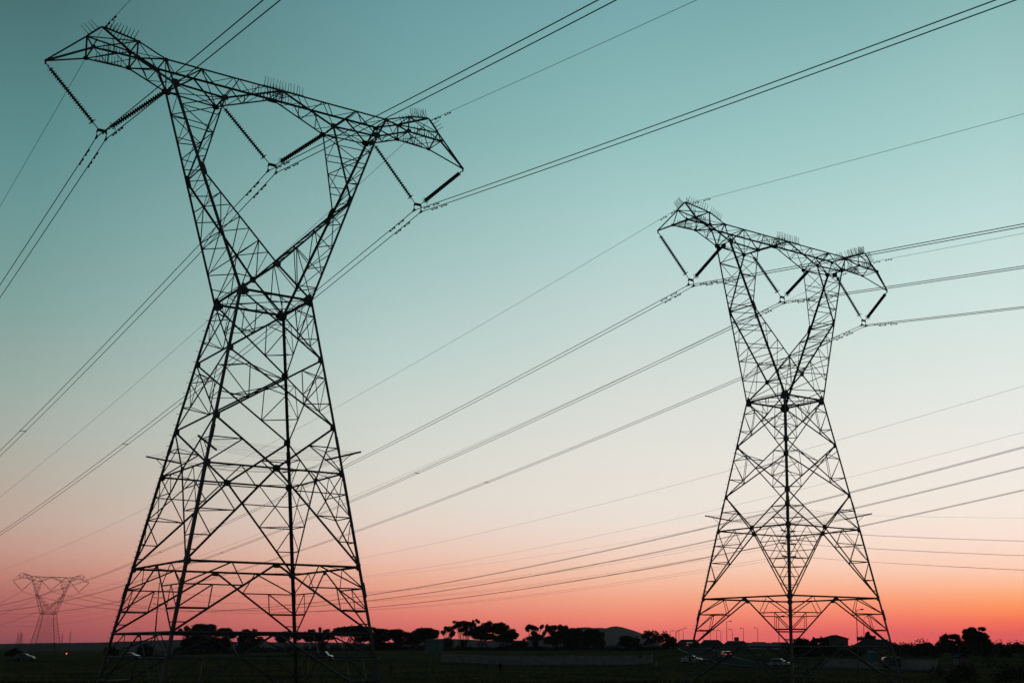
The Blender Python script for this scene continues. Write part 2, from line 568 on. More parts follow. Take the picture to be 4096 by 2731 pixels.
def head_nodes():
    q, P = Q, {}
    for s, L in ((-1, 'L'), (1, 'R')):
        for y, n in ((-1, 'n'), (1, 'f')):
            P['W' + n + L] = V((s * q['wx'], y * q['wy'], 0))
            P['O' + n + L] = V((s * q['ox'], y * q['oy'], q['ho']))
            P['I' + n + L] = V((s * q['ix'], y * q['iy'], q['hi']))
            P['TW' + n + L] = V((s * q['twx'], y * q['ty'], q['htop']))
            P['ST' + n + L] = V((s * q['stx'], y * q['ty'], q['htop']))
            P['MT' + n + L] = V((s * q['mx'], y * q['myt'], q['hmt']))
            P['MB' + n + L] = V((s * q['mx'], y * q['myb'], q['hmb']))
            P['EB' + n + L] = V((s * q['ebx'], y * q['eby'], q['heb']))
            P['L' + n + L] = mix(P['W' + n + L], P['O' + n + L], q['te'])
        P['E' + L] = V((s * q['ex'], 0, q['he']))
        P['P' + L] = V((s * q['px'], 0, q['hp']))
        P['tip' + L] = V((s * q['tx'], 0, q['ht']))
        P['V' + L] = V((s * q['vx'], 0, q['hv']))
    P['VM'] = V((0, 0, q['hvm']))
    for y, n in ((-1, 'n'), (1, 'f')):
        P['K' + n] = V((0, y * q['cy'], q['hc']))
        P['C' + n] = V((0, y * q['ty'], q['htop']))
    return P


HP = head_nodes()
_cache = {}
HEAVY = [1.0]


def gusset(c, nrm, up, w, h):
    c, nrm, up = V(c), V(nrm).normalized(), V(up).normalized()
    r = nrm.cross(up).normalized()
    g = MB()
    w, h = w * .74, h * .74
    g.plate([c + r * (x * w) + up * (y * h) for x, y in ((-.5, -.35), (-.28, -.5), (.28, -.5), (.5, -.35), (.5, .3), (.25, .5), (-.25, .5), (-.5, .3))], nrm, 0.03)
    return g


def head_meshes():
    """fork, bridge, arms: coordinates relative to the waist centre"""
    P = HP
    parts = []          # (name, MB, [(child name, MB)])
    up = V((0, 0, 1))
    # waist ring
    w = MB()
    cn = [P['WnL'], P['WnR'], P['WfR'], P['WfL']]
    for i in range(4):
        w.angle(cn[i], cn[(i + 1) % 4], 0.105)
    md = [mix(cn[i], cn[(i + 1) % 4], .5) for i in range(4)]
    for i in range(4):
        w.angle(md[i], md[(i + 1) % 4], 0.05, up)
    w.angle(P['WfL'], P['WnR'], 0.05, up)
    w.angle(P['Kn'], P['Kf'], 0.07, up)
    parts.append(('waist_frame', w, []))
    for s, L in ((-1, 'L'), (1, 'R')):
        a, l = MB(), MB()
        ref = V((s, 0, 0))
        Wn, Wf, On, Of, In, If, Ln, Lf = (P[k + L] for k in ('Wn', 'Wf', 'On', 'Of', 'In', 'If', 'Ln', 'Lf'))
        for y, W_, O_, I_, L_, K_ in ((-1, Wn, On, In, Ln, P['Kn']), (1, Wf, Of, If, Lf, P['Kf'])):
            rf = V((s, y, 0))
            a.angle(W_, O_, 0.125, rf)
            a.angle(K_, L_, 0.095, V((-s, y, 0)))
            a.angle(L_, I_, 0.085, V((-s, y, 0)))
            a.angle(K_, W_, 0.09, V((0, y, 0)))
            fy = V((0, y, 0))
            # side face below the elbow: struts and diagonals between outer and inner leg
            n = 4
            o = [mix(L_, W_, i / n) for i in range(n + 1)]
            k = [mix(L_, K_, i / n) for i in range(n + 1)]
            for i in range(1, n + 1):
                if i < n:
                    l.angle(o[i], k[i], 0.042, fy)
                l.angle(o[i], k[i - 1], 0.042, fy)
            l.angle(mix(o[n], o[n - 1], .5), mix(W_, K_, .42), 0.042, fy)
            l.angle(mix(W_, K_, .42), k[n - 1], 0.042, fy)
            # above the elbow
            n = 4
            o = [mix(L_, O_, i / n) for i in range(n + 1)]
            k = [mix(L_, I_, i / n) for i in range(n + 1)]
            for i in range(1, n + 1):
                if i < n:
                    l.angle(o[i], k[i], 0.042, fy)
                if i > 1:
                    l.angle(o[i] if i % 2 else k[i], k[i - 1] if i % 2 else o[i - 1], 0.042, fy)
        # outer face zigzag between the two outer legs
        n = 8
        for i in range(n):
            p0, p1 = (i + .1) / n, (i + .55) / n
            l.angle(mix(Wf, Of, p0), mix(Wn, On, p1), 0.042, ref)
            l.angle(mix(Wn, On, p1), mix(Wf, Of, (i + 1.1) / n if i < n - 1 else 1), 0.042, ref)
            if i % 2 == 0:
                l.angle(mix(Wf, Of, p0), mix(Wn, On, p0), 0.042, ref)
        # inner face zigzags
        n = 4
        for i in range(n):
            l.angle(mix(P['Kf'], Lf, i / n), mix(P['Kn'], Ln, (i + .5) / n), 0.04, -ref)
            l.angle(mix(P['Kn'], Ln, (i + .5) / n), mix(P['Kf'], Lf, (i + 1) / n), 0.04, -ref)
            if i % 2:
                l.angle(mix(P['Kf'], Lf, i / n), mix(P['Kn'], Ln, i / n), 0.04, -ref)
        n = 3
        for i in range(n):
            l.angle(mix(Lf, If, i / n), mix(Ln, In, (i + .5) / n), 0.04, -ref)
            l.angle(mix(Ln, In, (i + .5) / n), mix(Lf, If, (i + 1) / n), 0.04, -ref)
        a.angle(Ln, Lf, 0.075, ref)
        l.angle(Ln + V((0, 0, .25)), Lf + V((0, 0, .25)), 0.04, ref)
        parts.append(('fork_arm', a, [('lacing', l)]))
    # bridge
    b, l = MB(), MB()
    for y, n in ((-1, 'n'), (1, 'f')):
        fy = V((0, y, 0.6))
        b.angle(P['ST' + n + 'L'], P['ST' + n + 'R'], 0.095, fy)
        for L in 'LR':
            b.angle(P['O' + n + L], P['I' + n + L], 0.085, V((0, y, -.6)))
            b.angle(P['I' + n + L], P['C' + n], 0.085, V((0, y, -.6)))
            b.angle(P['ST' + n + L], P['O' + n + L], 0.085, fy)
            b.angle(P['O' + n + L], P['TW' + n + L], 0.07, fy)
            b.angle(P['TW' + n + L], P['I' + n + L], 0.07, fy)
            s = -1 if L == 'L' else 1
            t1, t2 = V((s * 2.55, y * Q['ty'], Q['htop'])), V((s * 1.35, y * Q['ty'], Q['htop']))
            m1 = mix(P['I' + n + L], P['C' + n], .45)
            l.angle(P['I' + n + L], t1, 0.045, fy)
            l.angle(t1, m1, 0.045, fy)
            l.angle(m1, t2, 0.04, fy)
    # top plane lacing
    n = 7
    X0, X1, y0, z0 = -Q['stx'], Q['stx'], Q['ty'], Q['htop']
    for i in range(n):
        xa, xm, xb = X0 + (X1 - X0) * i / n, X0 + (X1 - X0) * (i + .5) / n, X0 + (X1 - X0) * (i + 1) / n
        l.angle((xa, -y0, z0), (xm, y0, z0), 0.04, up)
        l.angle((xm, y0, z0), (xb, -y0, z0), 0.04, up)
        if i in (1, 5):
            l.angle((xb, y0, z0), (xb, -y0, z0), 0.036, up)
    for L in 'LR':
        for k in ('ST', 'TW', 'O', 'I'):
            b.angle(P[k + 'n' + L], P[k + 'f' + L], 0.065, up)
        l.angle(P['On' + L], P['If' + L], 0.05, -up)
        l.angle(P['Of' + L], P['In' + L], 0.05, -up)
        l.angle(P['STn' + L], P['Of' + L], 0.04, up)
        l.angle(P['TWn' + L], P['If' + L], 0.04, up)
        l.angle(P['TWf' + L], P['On' + L], 0.04, up)
        for i in range(3):
            l.angle(mix(P['In' + L], P['Cn'], i / 3), mix(P['If' + L], P['Cf'], (i + .5) / 3), 0.04, -up)
            l.angle(mix(P['If' + L], P['Cf'], (i + .5) / 3), mix(P['In' + L], P['Cn'], (i + 1) / 3), 0.04, -up)
    b.angle(P['Cn'], P['Cf'], 0.06, up)
    parts.append(('bridge', b, [('lacing', l)]))
    # cross arms with earth wire peaks
    for s, L in ((-1, 'L'), (1, 'R')):
        a, l = MB(), MB()
        E, Pk, T = P['E' + L], P['P' + L], P['tip' + L]
        a.angle(T, E, 0.095, up)
        a.angle(E, Pk, 0.095, up)
        a.angle(P['EBn' + L], P['EBf' + L], 0.06, -up)
        a.angle(P['MBn' + L], P['MBf' + L], 0.065, -up)
        a.angle(P['MTn' + L], P['MTf' + L], 0.065, up)
        for y, n in ((-1, 'n'), (1, 'f')):
            fy = V((0, y, 0))
            EB, MB_, MT, ST, O_ = (P[k + n + L] for k in ('EB', 'MB', 'MT', 'ST', 'O'))
            a.angle(T, EB, 0.09, V((0, y, -1)))
            a.angle(EB, MB_, 0.085, V((0, y, -1)))
            a.angle(MB_, O_, 0.09, V((0, y, -1)))
            a.angle(Pk, MT, 0.085, V((0, y, 1)))
            a.angle(MT, ST, 0.085, V((0, y, 1)))
            a.angle(E, MT, 0.065, V((0, y, 1)))
            a.angle(E, EB, 0.07, fy)
            a.angle(MT, MB_, 0.07, fy)
            a.angle(MB_, ST, 0.07, fy)
            l.angle(EB, MT, 0.05, fy)
            md, mu = mix(EB, MB_, .5), mix(E, MT, .5)
            l.angle(md, mu, 0.036, fy)
            l.angle(mix(MB_, O_, .5), ST, 0.04, fy)
            l.angle(mix(MB_, O_, .5), mix(MB_, ST, .5), 0.036, fy)
        l.angle(P['EBn' + L], mix(P['EBf' + L], P['MBf' + L], .5), 0.04, -up)
        l.angle(mix(P['EBf' + L], P['MBf' + L], .5), P['MBn' + L], 0.04, -up)
        l.angle(P['EBf' + L], mix(P['EBn' + L], P['MBn' + L], .5), 0.04, -up)
        l.angle(mix(P['EBn' + L], P['MBn' + L], .5), P['MBf' + L], 0.04, -up)
        for i in range(2):
            l.angle(mix(P['MBn' + L], P['On' + L], i / 2), mix(P['MBf' + L], P['Of' + L], (i + 1) / 2), 0.04, -up)
            l.angle(mix(P['MBf' + L], P['Of' + L], i / 2), mix(P['MBn' + L], P['On' + L], (i + 1) / 2), 0.04, -up)
        l.angle(P['MTn' + L], P['STf' + L], 0.04, up)
        l.angle(P['MTf' + L], P['STn' + L], 0.04, up)
        l.angle(P['MBn' + L], P['MTf' + L], 0.04, V((s, 0, 0)))
        parts.append(('cross_arm', a, [('lacing', l)]))
    return parts


def comb(p, q, n, ln, rnd, up=V((0, 0, 1))):
    g = MB()
    p, q = V(p), V(q)
    d = (q - p).normalized()
    nu = perp(d, up)
    g.bar(p + nu * .06, q + nu * .06, 0.035, 0.02, nu)
    for i in range(n):
        c = mix(p, q, (i + .5) / n) + nu * .05
        t = nu + d * rnd.uniform(-.06, .06) + d.cross(nu) * rnd.uniform(-.07, .07)
        e = c + t * (ln * rnd.uniform(.93, 1.05))
        g.rod(c, c + t * .12, 0.03, 4, 0.02)
        g.rod(c + t * .12, e, 0.02, 4, 0.015)
    return g


def guards(variant):
    P, rnd, out = HP, random.Random(variant), []
    for L in 'LR':
        out.append(comb(mix(P['E' + L], P['P' + L], .05), mix(P['E' + L], P['P' + L], .9), 4 if variant == 1 else 8, .58, rnd))
        for n in 'nf':
            out.append(comb(mix(P['P' + L], P['MT' + n + L], .06), mix(P['P' + L], P['MT' + n + L], .92), 9, .56, rnd))
            out.append(comb(mix(P['EB' + n + L], P['MB' + n + L], .2), mix(P['EB' + n + L], P['MB' + n + L], .85), 9 if variant == 1 else 12, .5, rnd))
            if variant == 2:
                out.append(comb(mix(P['MT' + n + L], P['ST' + n + L], .02), mix(P['MT' + n + L], P['ST' + n + L], .75), 7, .56, rnd))
    for n, a, b in (('n', -1.15, 1.35), ('f', -1.35, 1.25)):
        y = P['C' + n].y
        out.append(comb((a, y, Q['htop']), (b, y, Q['htop']), 14, .6, rnd))
    for y in (-.05, .3):
        out.append(comb((-.55, y, Q['htop']), (.55, y, Q['htop']), 7, .55, rnd))
    return out


def face_panels(L_, R_, nrm, lv):
    """bracing of one face; L_/R_ node lists down the two legs. returns (bracing MB, points for the hips)"""
    g = MB()
    hips = {'L': [], 'R': []}
    mid = {}

    def A(p, q, w):
        g.angle(p, q, w, nrm)
    nl = len(L_)
    for i in (0, 1):
        A(L_[i], R_[i + 1], 0.075)
        A(R_[i], L_[i + 1], 0.075)
        for S, (a, b) in (('L', (L_, R_)), ('R', (R_, L_))):
            U, D = mix(a[i], b[i + 1], .2), mix(a[i + 1], b[i], .3)
            p1, p2 = mix(a[i], a[i + 1], .28), mix(a[i], a[i + 1], .65)
            for x, y in ((p1, U), (U, D), (p1, D), (p2, D)):
                A(x, y, 0.042)
            hips[S] += [U, D]
        J = mix(L_[i + 1], R_[i], .63)
        if i == 0:
            A(J, mix(L_[0], R_[0], .3), 0.04)
            A(J, mix(L_[0], R_[0], .58), 0.04)
        else:
            A(mix(L_[1], R_[2], .32), mix(L_[1], L_[2], .12), 0.04)
            A(mix(L_[1], R_[2], .32), J, 0.04)
        A(J, mix(L_[i], R_[i + 1], .21), 0.04)
    M3 = mix(L_[3], R_[3], .5)
    A(L_[3], R_[3], 0.075)
    last = nl - 1
    for S, (a, b) in (('L', (L_, R_)), ('R', (R_, L_))):
        A(a[2], M3, 0.085)
        d45 = mix(a[2], M3, .45)
        A(d45, mix(a[2], a[3], .45), 0.045)
        A(d45, a[3], 0.05)
        hips[S].append(d45)
        A(M3, a[4], 0.085)
        h = mix(a[3], M3, .5)
        fr = (.225, .475, .74, .89)
        l = [mix(a[3], a[4], t) for t in fr]
        d = [mix(M3, a[4], t) for t in fr]
        for x, y in zip(l, d):
            A(x, y, 0.042)
        for x, y in ((h, d[0]), (h, l[1]), (a[3], d[1]), (l[1], d[2])):
            A(x, y, 0.045)
        hips[S] += [h, d[1]]
    for i in range(4, last):
        Mi = mix(L_[i], R_[i], .5)
        A(L_[i], R_[i], 0.085)
        for S, (a, b) in (('L', (L_, R_)), ('R', (R_, L_))):
            A(Mi, a[i + 1], 0.08)
            h = mix(a[i], Mi, .5)
            fr = (.33, .665, .86)
            l = [mix(a[i], a[i + 1], t) for t in fr]
            d = [mix(Mi, a[i + 1], t) for t in fr]
            m = mix(l[0], d[0], .5)
            for x, y, w in ((h, l[0], .055), (h, d[0], .045), (l[0], d[0], .05), (m, l[1], .05), (m, d[1], .045), (l[1], d[1], .075), (l[2], d[2], .042)):
                A(x, y, w)
            hips[S] += [h, d[1]]
    return g, hips


def insulator(p, q, n=23):
    """a string of cap-and-pin discs from p (steel) down to q (yoke)"""
    p, q = V(p), V(q)
    d = (q - p)
    T = d.length
    d.normalize()
    g, fs = MB(), [MB(), MB()]
    a, b = .42, T - .42
    pitch = (b - a) / n
    for i in range(n):
        t = a + pitch * i
        g.lathe(p + d * t, d, [(0, .048), (.02, .07), (.05, .072), (.06, .125), (.085, .14), (.1, .115), (.106, .055), (pitch, .048)], 10)
    for f, t0, t1 in ((fs[0], .0, a), (fs[1], b, T)):
        f.rod(p + d * t0, p + d * t1, .026, 5)
    fs[0].box(p + d * .06, .07, .07, .16)
    fs[0].box(p + d * .27, .05, .05, .12)
    # arcing horn rings at both ends
    e = perp(d, V((0, 0, 1)))
    s = d.cross(e)
    fs[1].ring(q - d * .46, d, .21, .016, .3, 2 * pi - .3, 18)
    fs[1].rod(q - d * .46 + e * -.21, q - d * .36, .012, 4)
    fs[0].rod(p + d * .38, p + d * .44 + e * .2, .012, 4)
    fs[0].rod(p + d * .38, p + d * .44 - e * .2, .012, 4)
    return g, fs


BUNDLE = 0.24


def v_string(p, q, y, loc, rz, label, group):
    """p, q: the two steel points, y: yoke point; all relative to the tower waist"""
    r = thing('insulator_string', label, 'insulator', loc, rz, group)
    p, q, y = V(p), V(q), V(y)
    for a, s in ((p, -1), (q, 1)):
        g, fs = insulator(a, y + V((s * .2, 0, .12)))
        o = g.build('disc_string', M['glass'], r)
        for f in fs:
            f.build('fitting', M['iron'], o)
    k = MB()
    k.plate([y + V((x, 0, z)) for x, z in ((-.24, .12), (-.17, .15), (.17, .15), (.24, .12), (.29, -.07), (.25, -.13), (.17, -.02), (-.17, -.02), (-.25, -.13), (-.29, -.07))], (0, 1, 0), .03)
    k.build('yoke_plate', M['iron'], r)
    for s in (-1, 1):
        c = MB()
        b = y + V((s * BUNDLE, 0, -.36))
        c.rod(y + V((s * BUNDLE, 0, -.1)), b, .02, 5)
        c.lathe(b + V((0, -.28, -.03)), (0, 1, 0), [(0, .02), (.1, .045), (.22, .06), (.28, .065), (.34, .06), (.46, .045), (.56, .02)], 7)
        c.box(b + V((0, 0, .06)), .05, .12, .14)
        c.build('suspension_clamp', M['iron'], r)
    return r


_damper = {}


def damper_mesh():
    if 'm' not in _damper:
        g = MB()
        g.box((0, 0, -.05), .04, .05, .13)
        g.tube([(0, -.3, -.1), (0, -.12, -.11), (0, .12, -.11), (0, .3, -.1)], .012, 4)
        for s in (-1, 1):
            g.lathe((0, s * .17, -.105), (0, s, .04), [(0, .03), (.03, .042), (.2, .042), (.23, .02)], 7)
        me = g.mesh('vibration_damper')
        me.materials.append(M['iron'])
        _damper['m'] = me
    return _damper['m']


def sag_curve(p0, d, a, c, length, n):
    return [V((p0.x + d.x * s, p0.y + d.y * s, p0.z + a * s + c * s * s)) for s in [length * (i / n) ** 1.0 for i in range(n + 1)]]


def conductor(kind, p0, across, spans, radius, offs, label, cat, group, damp=True, spacers=()):
    """p0 clamp point; spans: list of (direction, slope, curvature, length)"""
    r = thing(kind, label, cat, p0, 0, group)
    for o in offs:
        g = MB()
        pts = []
        for k, (d, a, c, ln) in enumerate(spans):
            cu = sag_curve(V((0, 0, 0)) + across * o, d, a, c, ln, 90)
            pts = (list(reversed(cu)) + cu[1:]) if False else pts
            if k == 0:
                pts = list(reversed(cu))
            else:
                pts = pts + cu[1:]
        g.tube(pts, radius, 5)
        w = g.build('wire', M['wire'], r)
        if damp:
            for d, a, c, ln in spans:
                for s in ((1.75, 2.95) if len(offs) > 1 else (1.3, 2.6)):
                    s2 = s + (.12 if o > 0 else 0)
                    pos = across * o + d * s2 + V((0, 0, a * s2 + c * s2 * s2))
                    obj('vibration_damper', damper_mesh(), r, pos, (math.atan(a) * 1, 0, atan2(d.y, d.x) - pi / 2))
    if len(offs) > 1:
        for k, s in spacers:
            d, a, c, ln = spans[k]
            pos = d * s + V((0, 0, a * s + c * s * s))
            g = MB()
            g.bar(pos + across * offs[0], pos + across * offs[1], .05, .05)
            for o in offs:
                g.bar(pos + across * o - d * .12, pos + across * o + d * .12, .07, .07)
            g.build('spacer', M['iron'], r)
    return r


def pylon(kind, loc, yaw, base_d, levels, label, variant, size):
    """loc: waist centre in the world; base_d: waist to feet"""
    HEAVY[0] = 1.0 if size < 3 else 3.5
    hk = 'head' if size < 3 else 'far_head'
    root = thing('pylon', label, 'pylon', (loc[0], loc[1], loc[2] - base_d), yaw, 'lattice pylons')
    H = V((0, 0, base_d))
    q = Q
    D = list(levels) + [base_d]

    def node(sx, sy, d):
        return V((sx * (q['wx'] + q['kx'] * d), sy * (q['wy'] + q['ky'] * d), base_d - d))
    cor = {'A': (-1, 1), 'B': (-1, -1), 'C': (1, 1), 'D': (1, -1)}
    nodes = {k: [node(sx, sy, d) for d in D] for k, (sx, sy) in cor.items()}
    for k, (sx, sy) in cor.items():
        g = MB()
        n = nodes[k]
        g.angle(n[0], n[3], 0.14, V((sx, sy, 0)))
        g.angle(n[3], n[-1] - V((0, 0, .4)), 0.165, V((sx, sy, 0)))
        # splice plates
        for i in (2, 4):
            if i < len(n) - 1:
                c = mix(n[i], n[i + 1], .35)
                dd = (n[-1] - n[0]).normalized()
                g.angle(c - dd * .4, c + dd * .4, 0.18, V((sx, sy, 0)), 0.016)
        leg = g.build('leg', M['steel'], root)
        f = MB()
        f.prism(n[-1] - V((0, 0, .9)), n[-1] - V((0, 0, .05)), [V((x * .4, y * .4, 0)) for x, y in ((-1, -1), (1, -1), (1, 1), (-1, 1))])
        f.build('footing', M['concrete'], leg)
        if k in 'AC':
            ln = (n[-1] - n[0]).length
            s = 1.0
            dd = (n[-1] - n[0]).normalized()
            i = 0
            while s < ln - 2.5 and size < 3:
                c = n[0] + dd * s
                o = V((sx, 0, .1)) if i % 2 == 0 else V((0, sy, .1))
                o = V((sx, sy * .25, .12)).normalized()
                low = s > D[3]
                if ('bolt', sx, sy, low) not in _cache:
                    b = MB()
                    k_ = .1 if low else .2
                    b.rod((0, 0, 0), o * k_, .014, 5)
                    b.rod(o * k_, o * (k_ + .015), .024, 5)
                    me = b.mesh('step_bolt')
                    me.materials.append(M['iron'])
                    _cache[('bolt', sx, sy, low)] = me
                if size < 3:
                    obj('step_bolt', _cache[('bolt', sx, sy, low)], leg, c)
                s += .62 if D[3] > s else .3
                i += 1
    hp = {k: {} for k in cor}
    for (l, r, nrm) in (('A', 'B', (-1, 0, 0)), ('B', 'D', (0, -1, 0)), ('D', 'C', (1, 0, 0)), ('C', 'A', (0, 1, 0))):
        if size < 3:
            g, h = face_panels(nodes[l], nodes[r], V(nrm), D)
        else:
            g, h = MB(), {'L': [], 'R': []}
            a, b = nodes[l], nodes[r]
            top, bot = (a[0], b[0]), (a[4], b[4])
            for i in range(9):
                for x, y in ((0, 1), (1, 0)):
                    g.angle(mix(top[x], bot[x], i / 10), mix(top[y], bot[y], min(1, (i + 2) / 10)), 0.04, nrm)
            g.angle(a[4], b[4], 0.07, nrm)
            m4 = mix(a[4], b[4], .5)
            for x in (a, b):
                g.angle(m4, x[-1], 0.06, nrm)
                g.angle(mix(m4, x[-1], .5), mix(x[4], x[-1], .5), 0.05, nrm)
        g.build('face_bracing', M['steel'], root)
        hp[l]['L'] = h['L']
        hp[r]['R'] = h['R']
        c3 = mix(nodes[l][3], nodes[r][3], .5)
        if size < 3:
            gusset(c3, nrm, (0, 0, 1), .55, .5).build('gusset_plate', M['plate'], root)
        for i in range(4, len(D) - 1):
            if size < 3:
                gusset(mix(nodes[l][i], nodes[r][i], .5) - V((0, 0, .1)), nrm, (0, 0, 1), .5, .3).build('gusset_plate', M['plate'], root)
    for k in cor:
        for i, (a, b) in enumerate(zip(hp[k]['L'], hp[k]['R'])):
            g = MB()
            g.angle(a, b, 0.055 if i in (6, 8, 10) else 0.04, V((0, 0, 1)))
            g.build('hip_brace', M['steel'], root)
    # waist gussets, crotch gussets, small corner plates
    for k, (sx, sy) in cor.items():
        if size < 3:
            for nrm in ((sx, 0, 0), (0, sy, 0)):
                nv = V(nrm)
                side = V((0, -sy, 0)) if nv.x else V((-sx, 0, 0))
                c = nodes[k][0] + side * .12 + nv * .02
                g = MB()
                g.plate([c + side * x + V((0, 0, z)) for x, z in ((-.1, -.34), (-.12, .0), (-.04, .36), (.06, .36), (.36, -.02), (.36, -.16), (.12, -.34))], nv, .025)
                g.build('gusset_plate', M['plate'], root)
            for i in (1, 2, 3, 4):
                if i < len(D) - 1:
                    for nrm in ((sx, 0, 0), (0, sy, 0)):
                        nv = V(nrm)
                        side = V((0, -sy, 0)) if nv.x else V((-sx, 0, 0))
                        c = nodes[k][i] + side * .09 + nv * .02
                        sg = MB()
                        sg.plate([c + side * x + V((0, 0, z)) for x, z in ((-.1, -.17), (-.1, .17), (.06, .2), (.17, .1), (.17, -.1), (.06, -.2))], nv, .02)
                        sg.build('gusset_plate', M['plate'], root)
    if hk not in _cache:
        _cache[hk] = []
        HEAVY[0] = 1.2 if size < 3 else 4.4
        for nm, mb, ch in head_meshes():
            me = mb.mesh(nm)
            me.materials.append(M['steel'])
            cs = []
            for cn, cm in ch:
                c = cm.mesh(cn)
                c.materials.append(M['steel'])
                cs.append((cn, c))
            _cache[hk].append((nm, me, cs))
        HEAVY[0] = 1.0
        gs = []
        P = HP
        for n, y in (('n', -1), ('f', 1)):
            gs.append(gusset(P['K' + n] + V((0, y * .03, 0)), (0, y, 0), (0, 0, 1), .5, .52))
            for L, s in (('L', -1), ('R', 1)):
                d = (P['O' + n + L] - P['W' + n + L])
                gs.append(gusset(P['L' + n + L] + V((-s * .1, y * .03, 0)), (0, y, -.05), d, .36, 1.0))
                gs.append(gusset(P['O' + n + L] + V((-s * .05, y * .05, .05)), (0, y, 0), (0, 0, 1), .6, .5))
                gs.append(gusset(P['I' + n + L] + V((0, y * .05, .02)), (0, y, 0), (0, 0, 1), .5, .42))
                gs.append(gusset(P['ST' + n + L] + V((0, y * .05, -.06)), (0, y, 0), (0, 0, 1), .42, .32))
                gs.append(gusset(P['MB' + n + L] + V((0, y * .05, .05)), (0, y, 0), (0, 0, 1), .42, .32))
                gs.append(gusset(P['EB' + n + L] + V((0, y * .04, .03)), (0, y, 0), (0, 0, 1), .32, .28))
                gs.append(gusset(P['MT' + n + L] + V((0, y * .05, -.05)), (0, y, 0), (0, 0, 1), .32, .24))
            gs.append(gusset(P['C' + n] + V((0, y * .05, -.06)), (0, y, 0), (0, 0, 1), .8, .26))
        _cache['gus'] = []
        for g in gs:
            me = g.mesh('gusset_plate')
            me.materials.append(M['plate'])
            _cache['gus'].append(me)
    for nm, me, cs in _cache[hk]:
        o = obj(nm, me, root, H)
        for cn, c in cs:
            obj(cn, c, o)
    if size < 3:
        for me in _cache['gus']:
            obj('gusset_plate', me, root, H)
        for g in guards(variant):
            g.build('bird_guard', M['iron'], root, H)
        # number plate below the bridge
        for s in (-1, 1):
            g = MB()
            c = mix(HP['OnL' if s < 0 else 'OnR'], HP['OfL' if s < 0 else 'OfR'], .5) + V((0, 0, -.15))
            g.box(c, .05, .5, .36)
            g.build('warning_plate', M['plate'], root, H)
        # anti-climb guard: outrigger brackets and barbed strands
        g = MB()
        zd = levels[3] - .95
        outs = []
        for k in 'ABDC':
            sx, sy = cor[k]
            c = node(sx, sy, zd)
            o = V((sx, sy, 0)).normalized()
            e, i_ = c + o * 1.2 + V((0, 0, .26)), c - o * .85 + V((0, 0, -.16))
            g.bar(i_, e, .085, .085)
            g.bar(c + V((0, 0, -.45)), c + o * .6 + V((0, 0, .12)), .03, .03)
            outs.append((c, i_, e))
        g.build('anti_climb_guard', M['steel'], root)
        b = MB()
        rnd = random.Random(variant)
        for t in (.02, .14, .28, .42, .72, .86, .98):
            for j in range(4):
                p, q_ = mix(outs[j][1], outs[j][2], t), mix(outs[(j + 1) % 4][1], outs[(j + 1) % 4][2], t)
                m = mix(p, q_, .5) + V((0, 0, -.12 - rnd.random() * .15))
                b.tube([p, mix(p, m, .5) + V((0, 0, -.04)), m, mix(m, q_, .5) + V((0, 0, -.04)), q_], .006, 3)
        b.build('barbed_wire', M['iron'], root)
    return root


T1 = dict(loc=V((-21.688, 68.508, 19.304 + CAM_Z)), yaw=.6502, base=22.2)
T2 = dict(loc=V((11.121, 94.394, 18.66 + CAM_Z)), yaw=.6673, base=21.56)
T3 = dict(loc=V((-210.45, 448.495, 11.953 + CAM_Z)), yaw=.6683, base=13.95)
pylon('pylon', T1['loc'], T1['yaw'], T1['base'], LEV, 'nearest and tallest lattice pylon filling the left half of the picture', 1, 1)
pylon('pylon', T2['loc'], T2['yaw'], T2['base'], LEV, 'second lattice pylon on the right, in front of the orange glow', 2, 2)
pylon('pylon', T3['loc'], T3['yaw'], T3['base'], LEV[:4] + [11.9], 'small distant lattice pylon at the far left beyond the car', 1, 3)


def to_world(T, p):
    c, s = cos(T['yaw']), sin(T['yaw'])
    return V((T['loc'].x + c * p[0] - s * p[1], T['loc'].y + s * p[0] + c * p[1], T['loc'].z + p[2]))


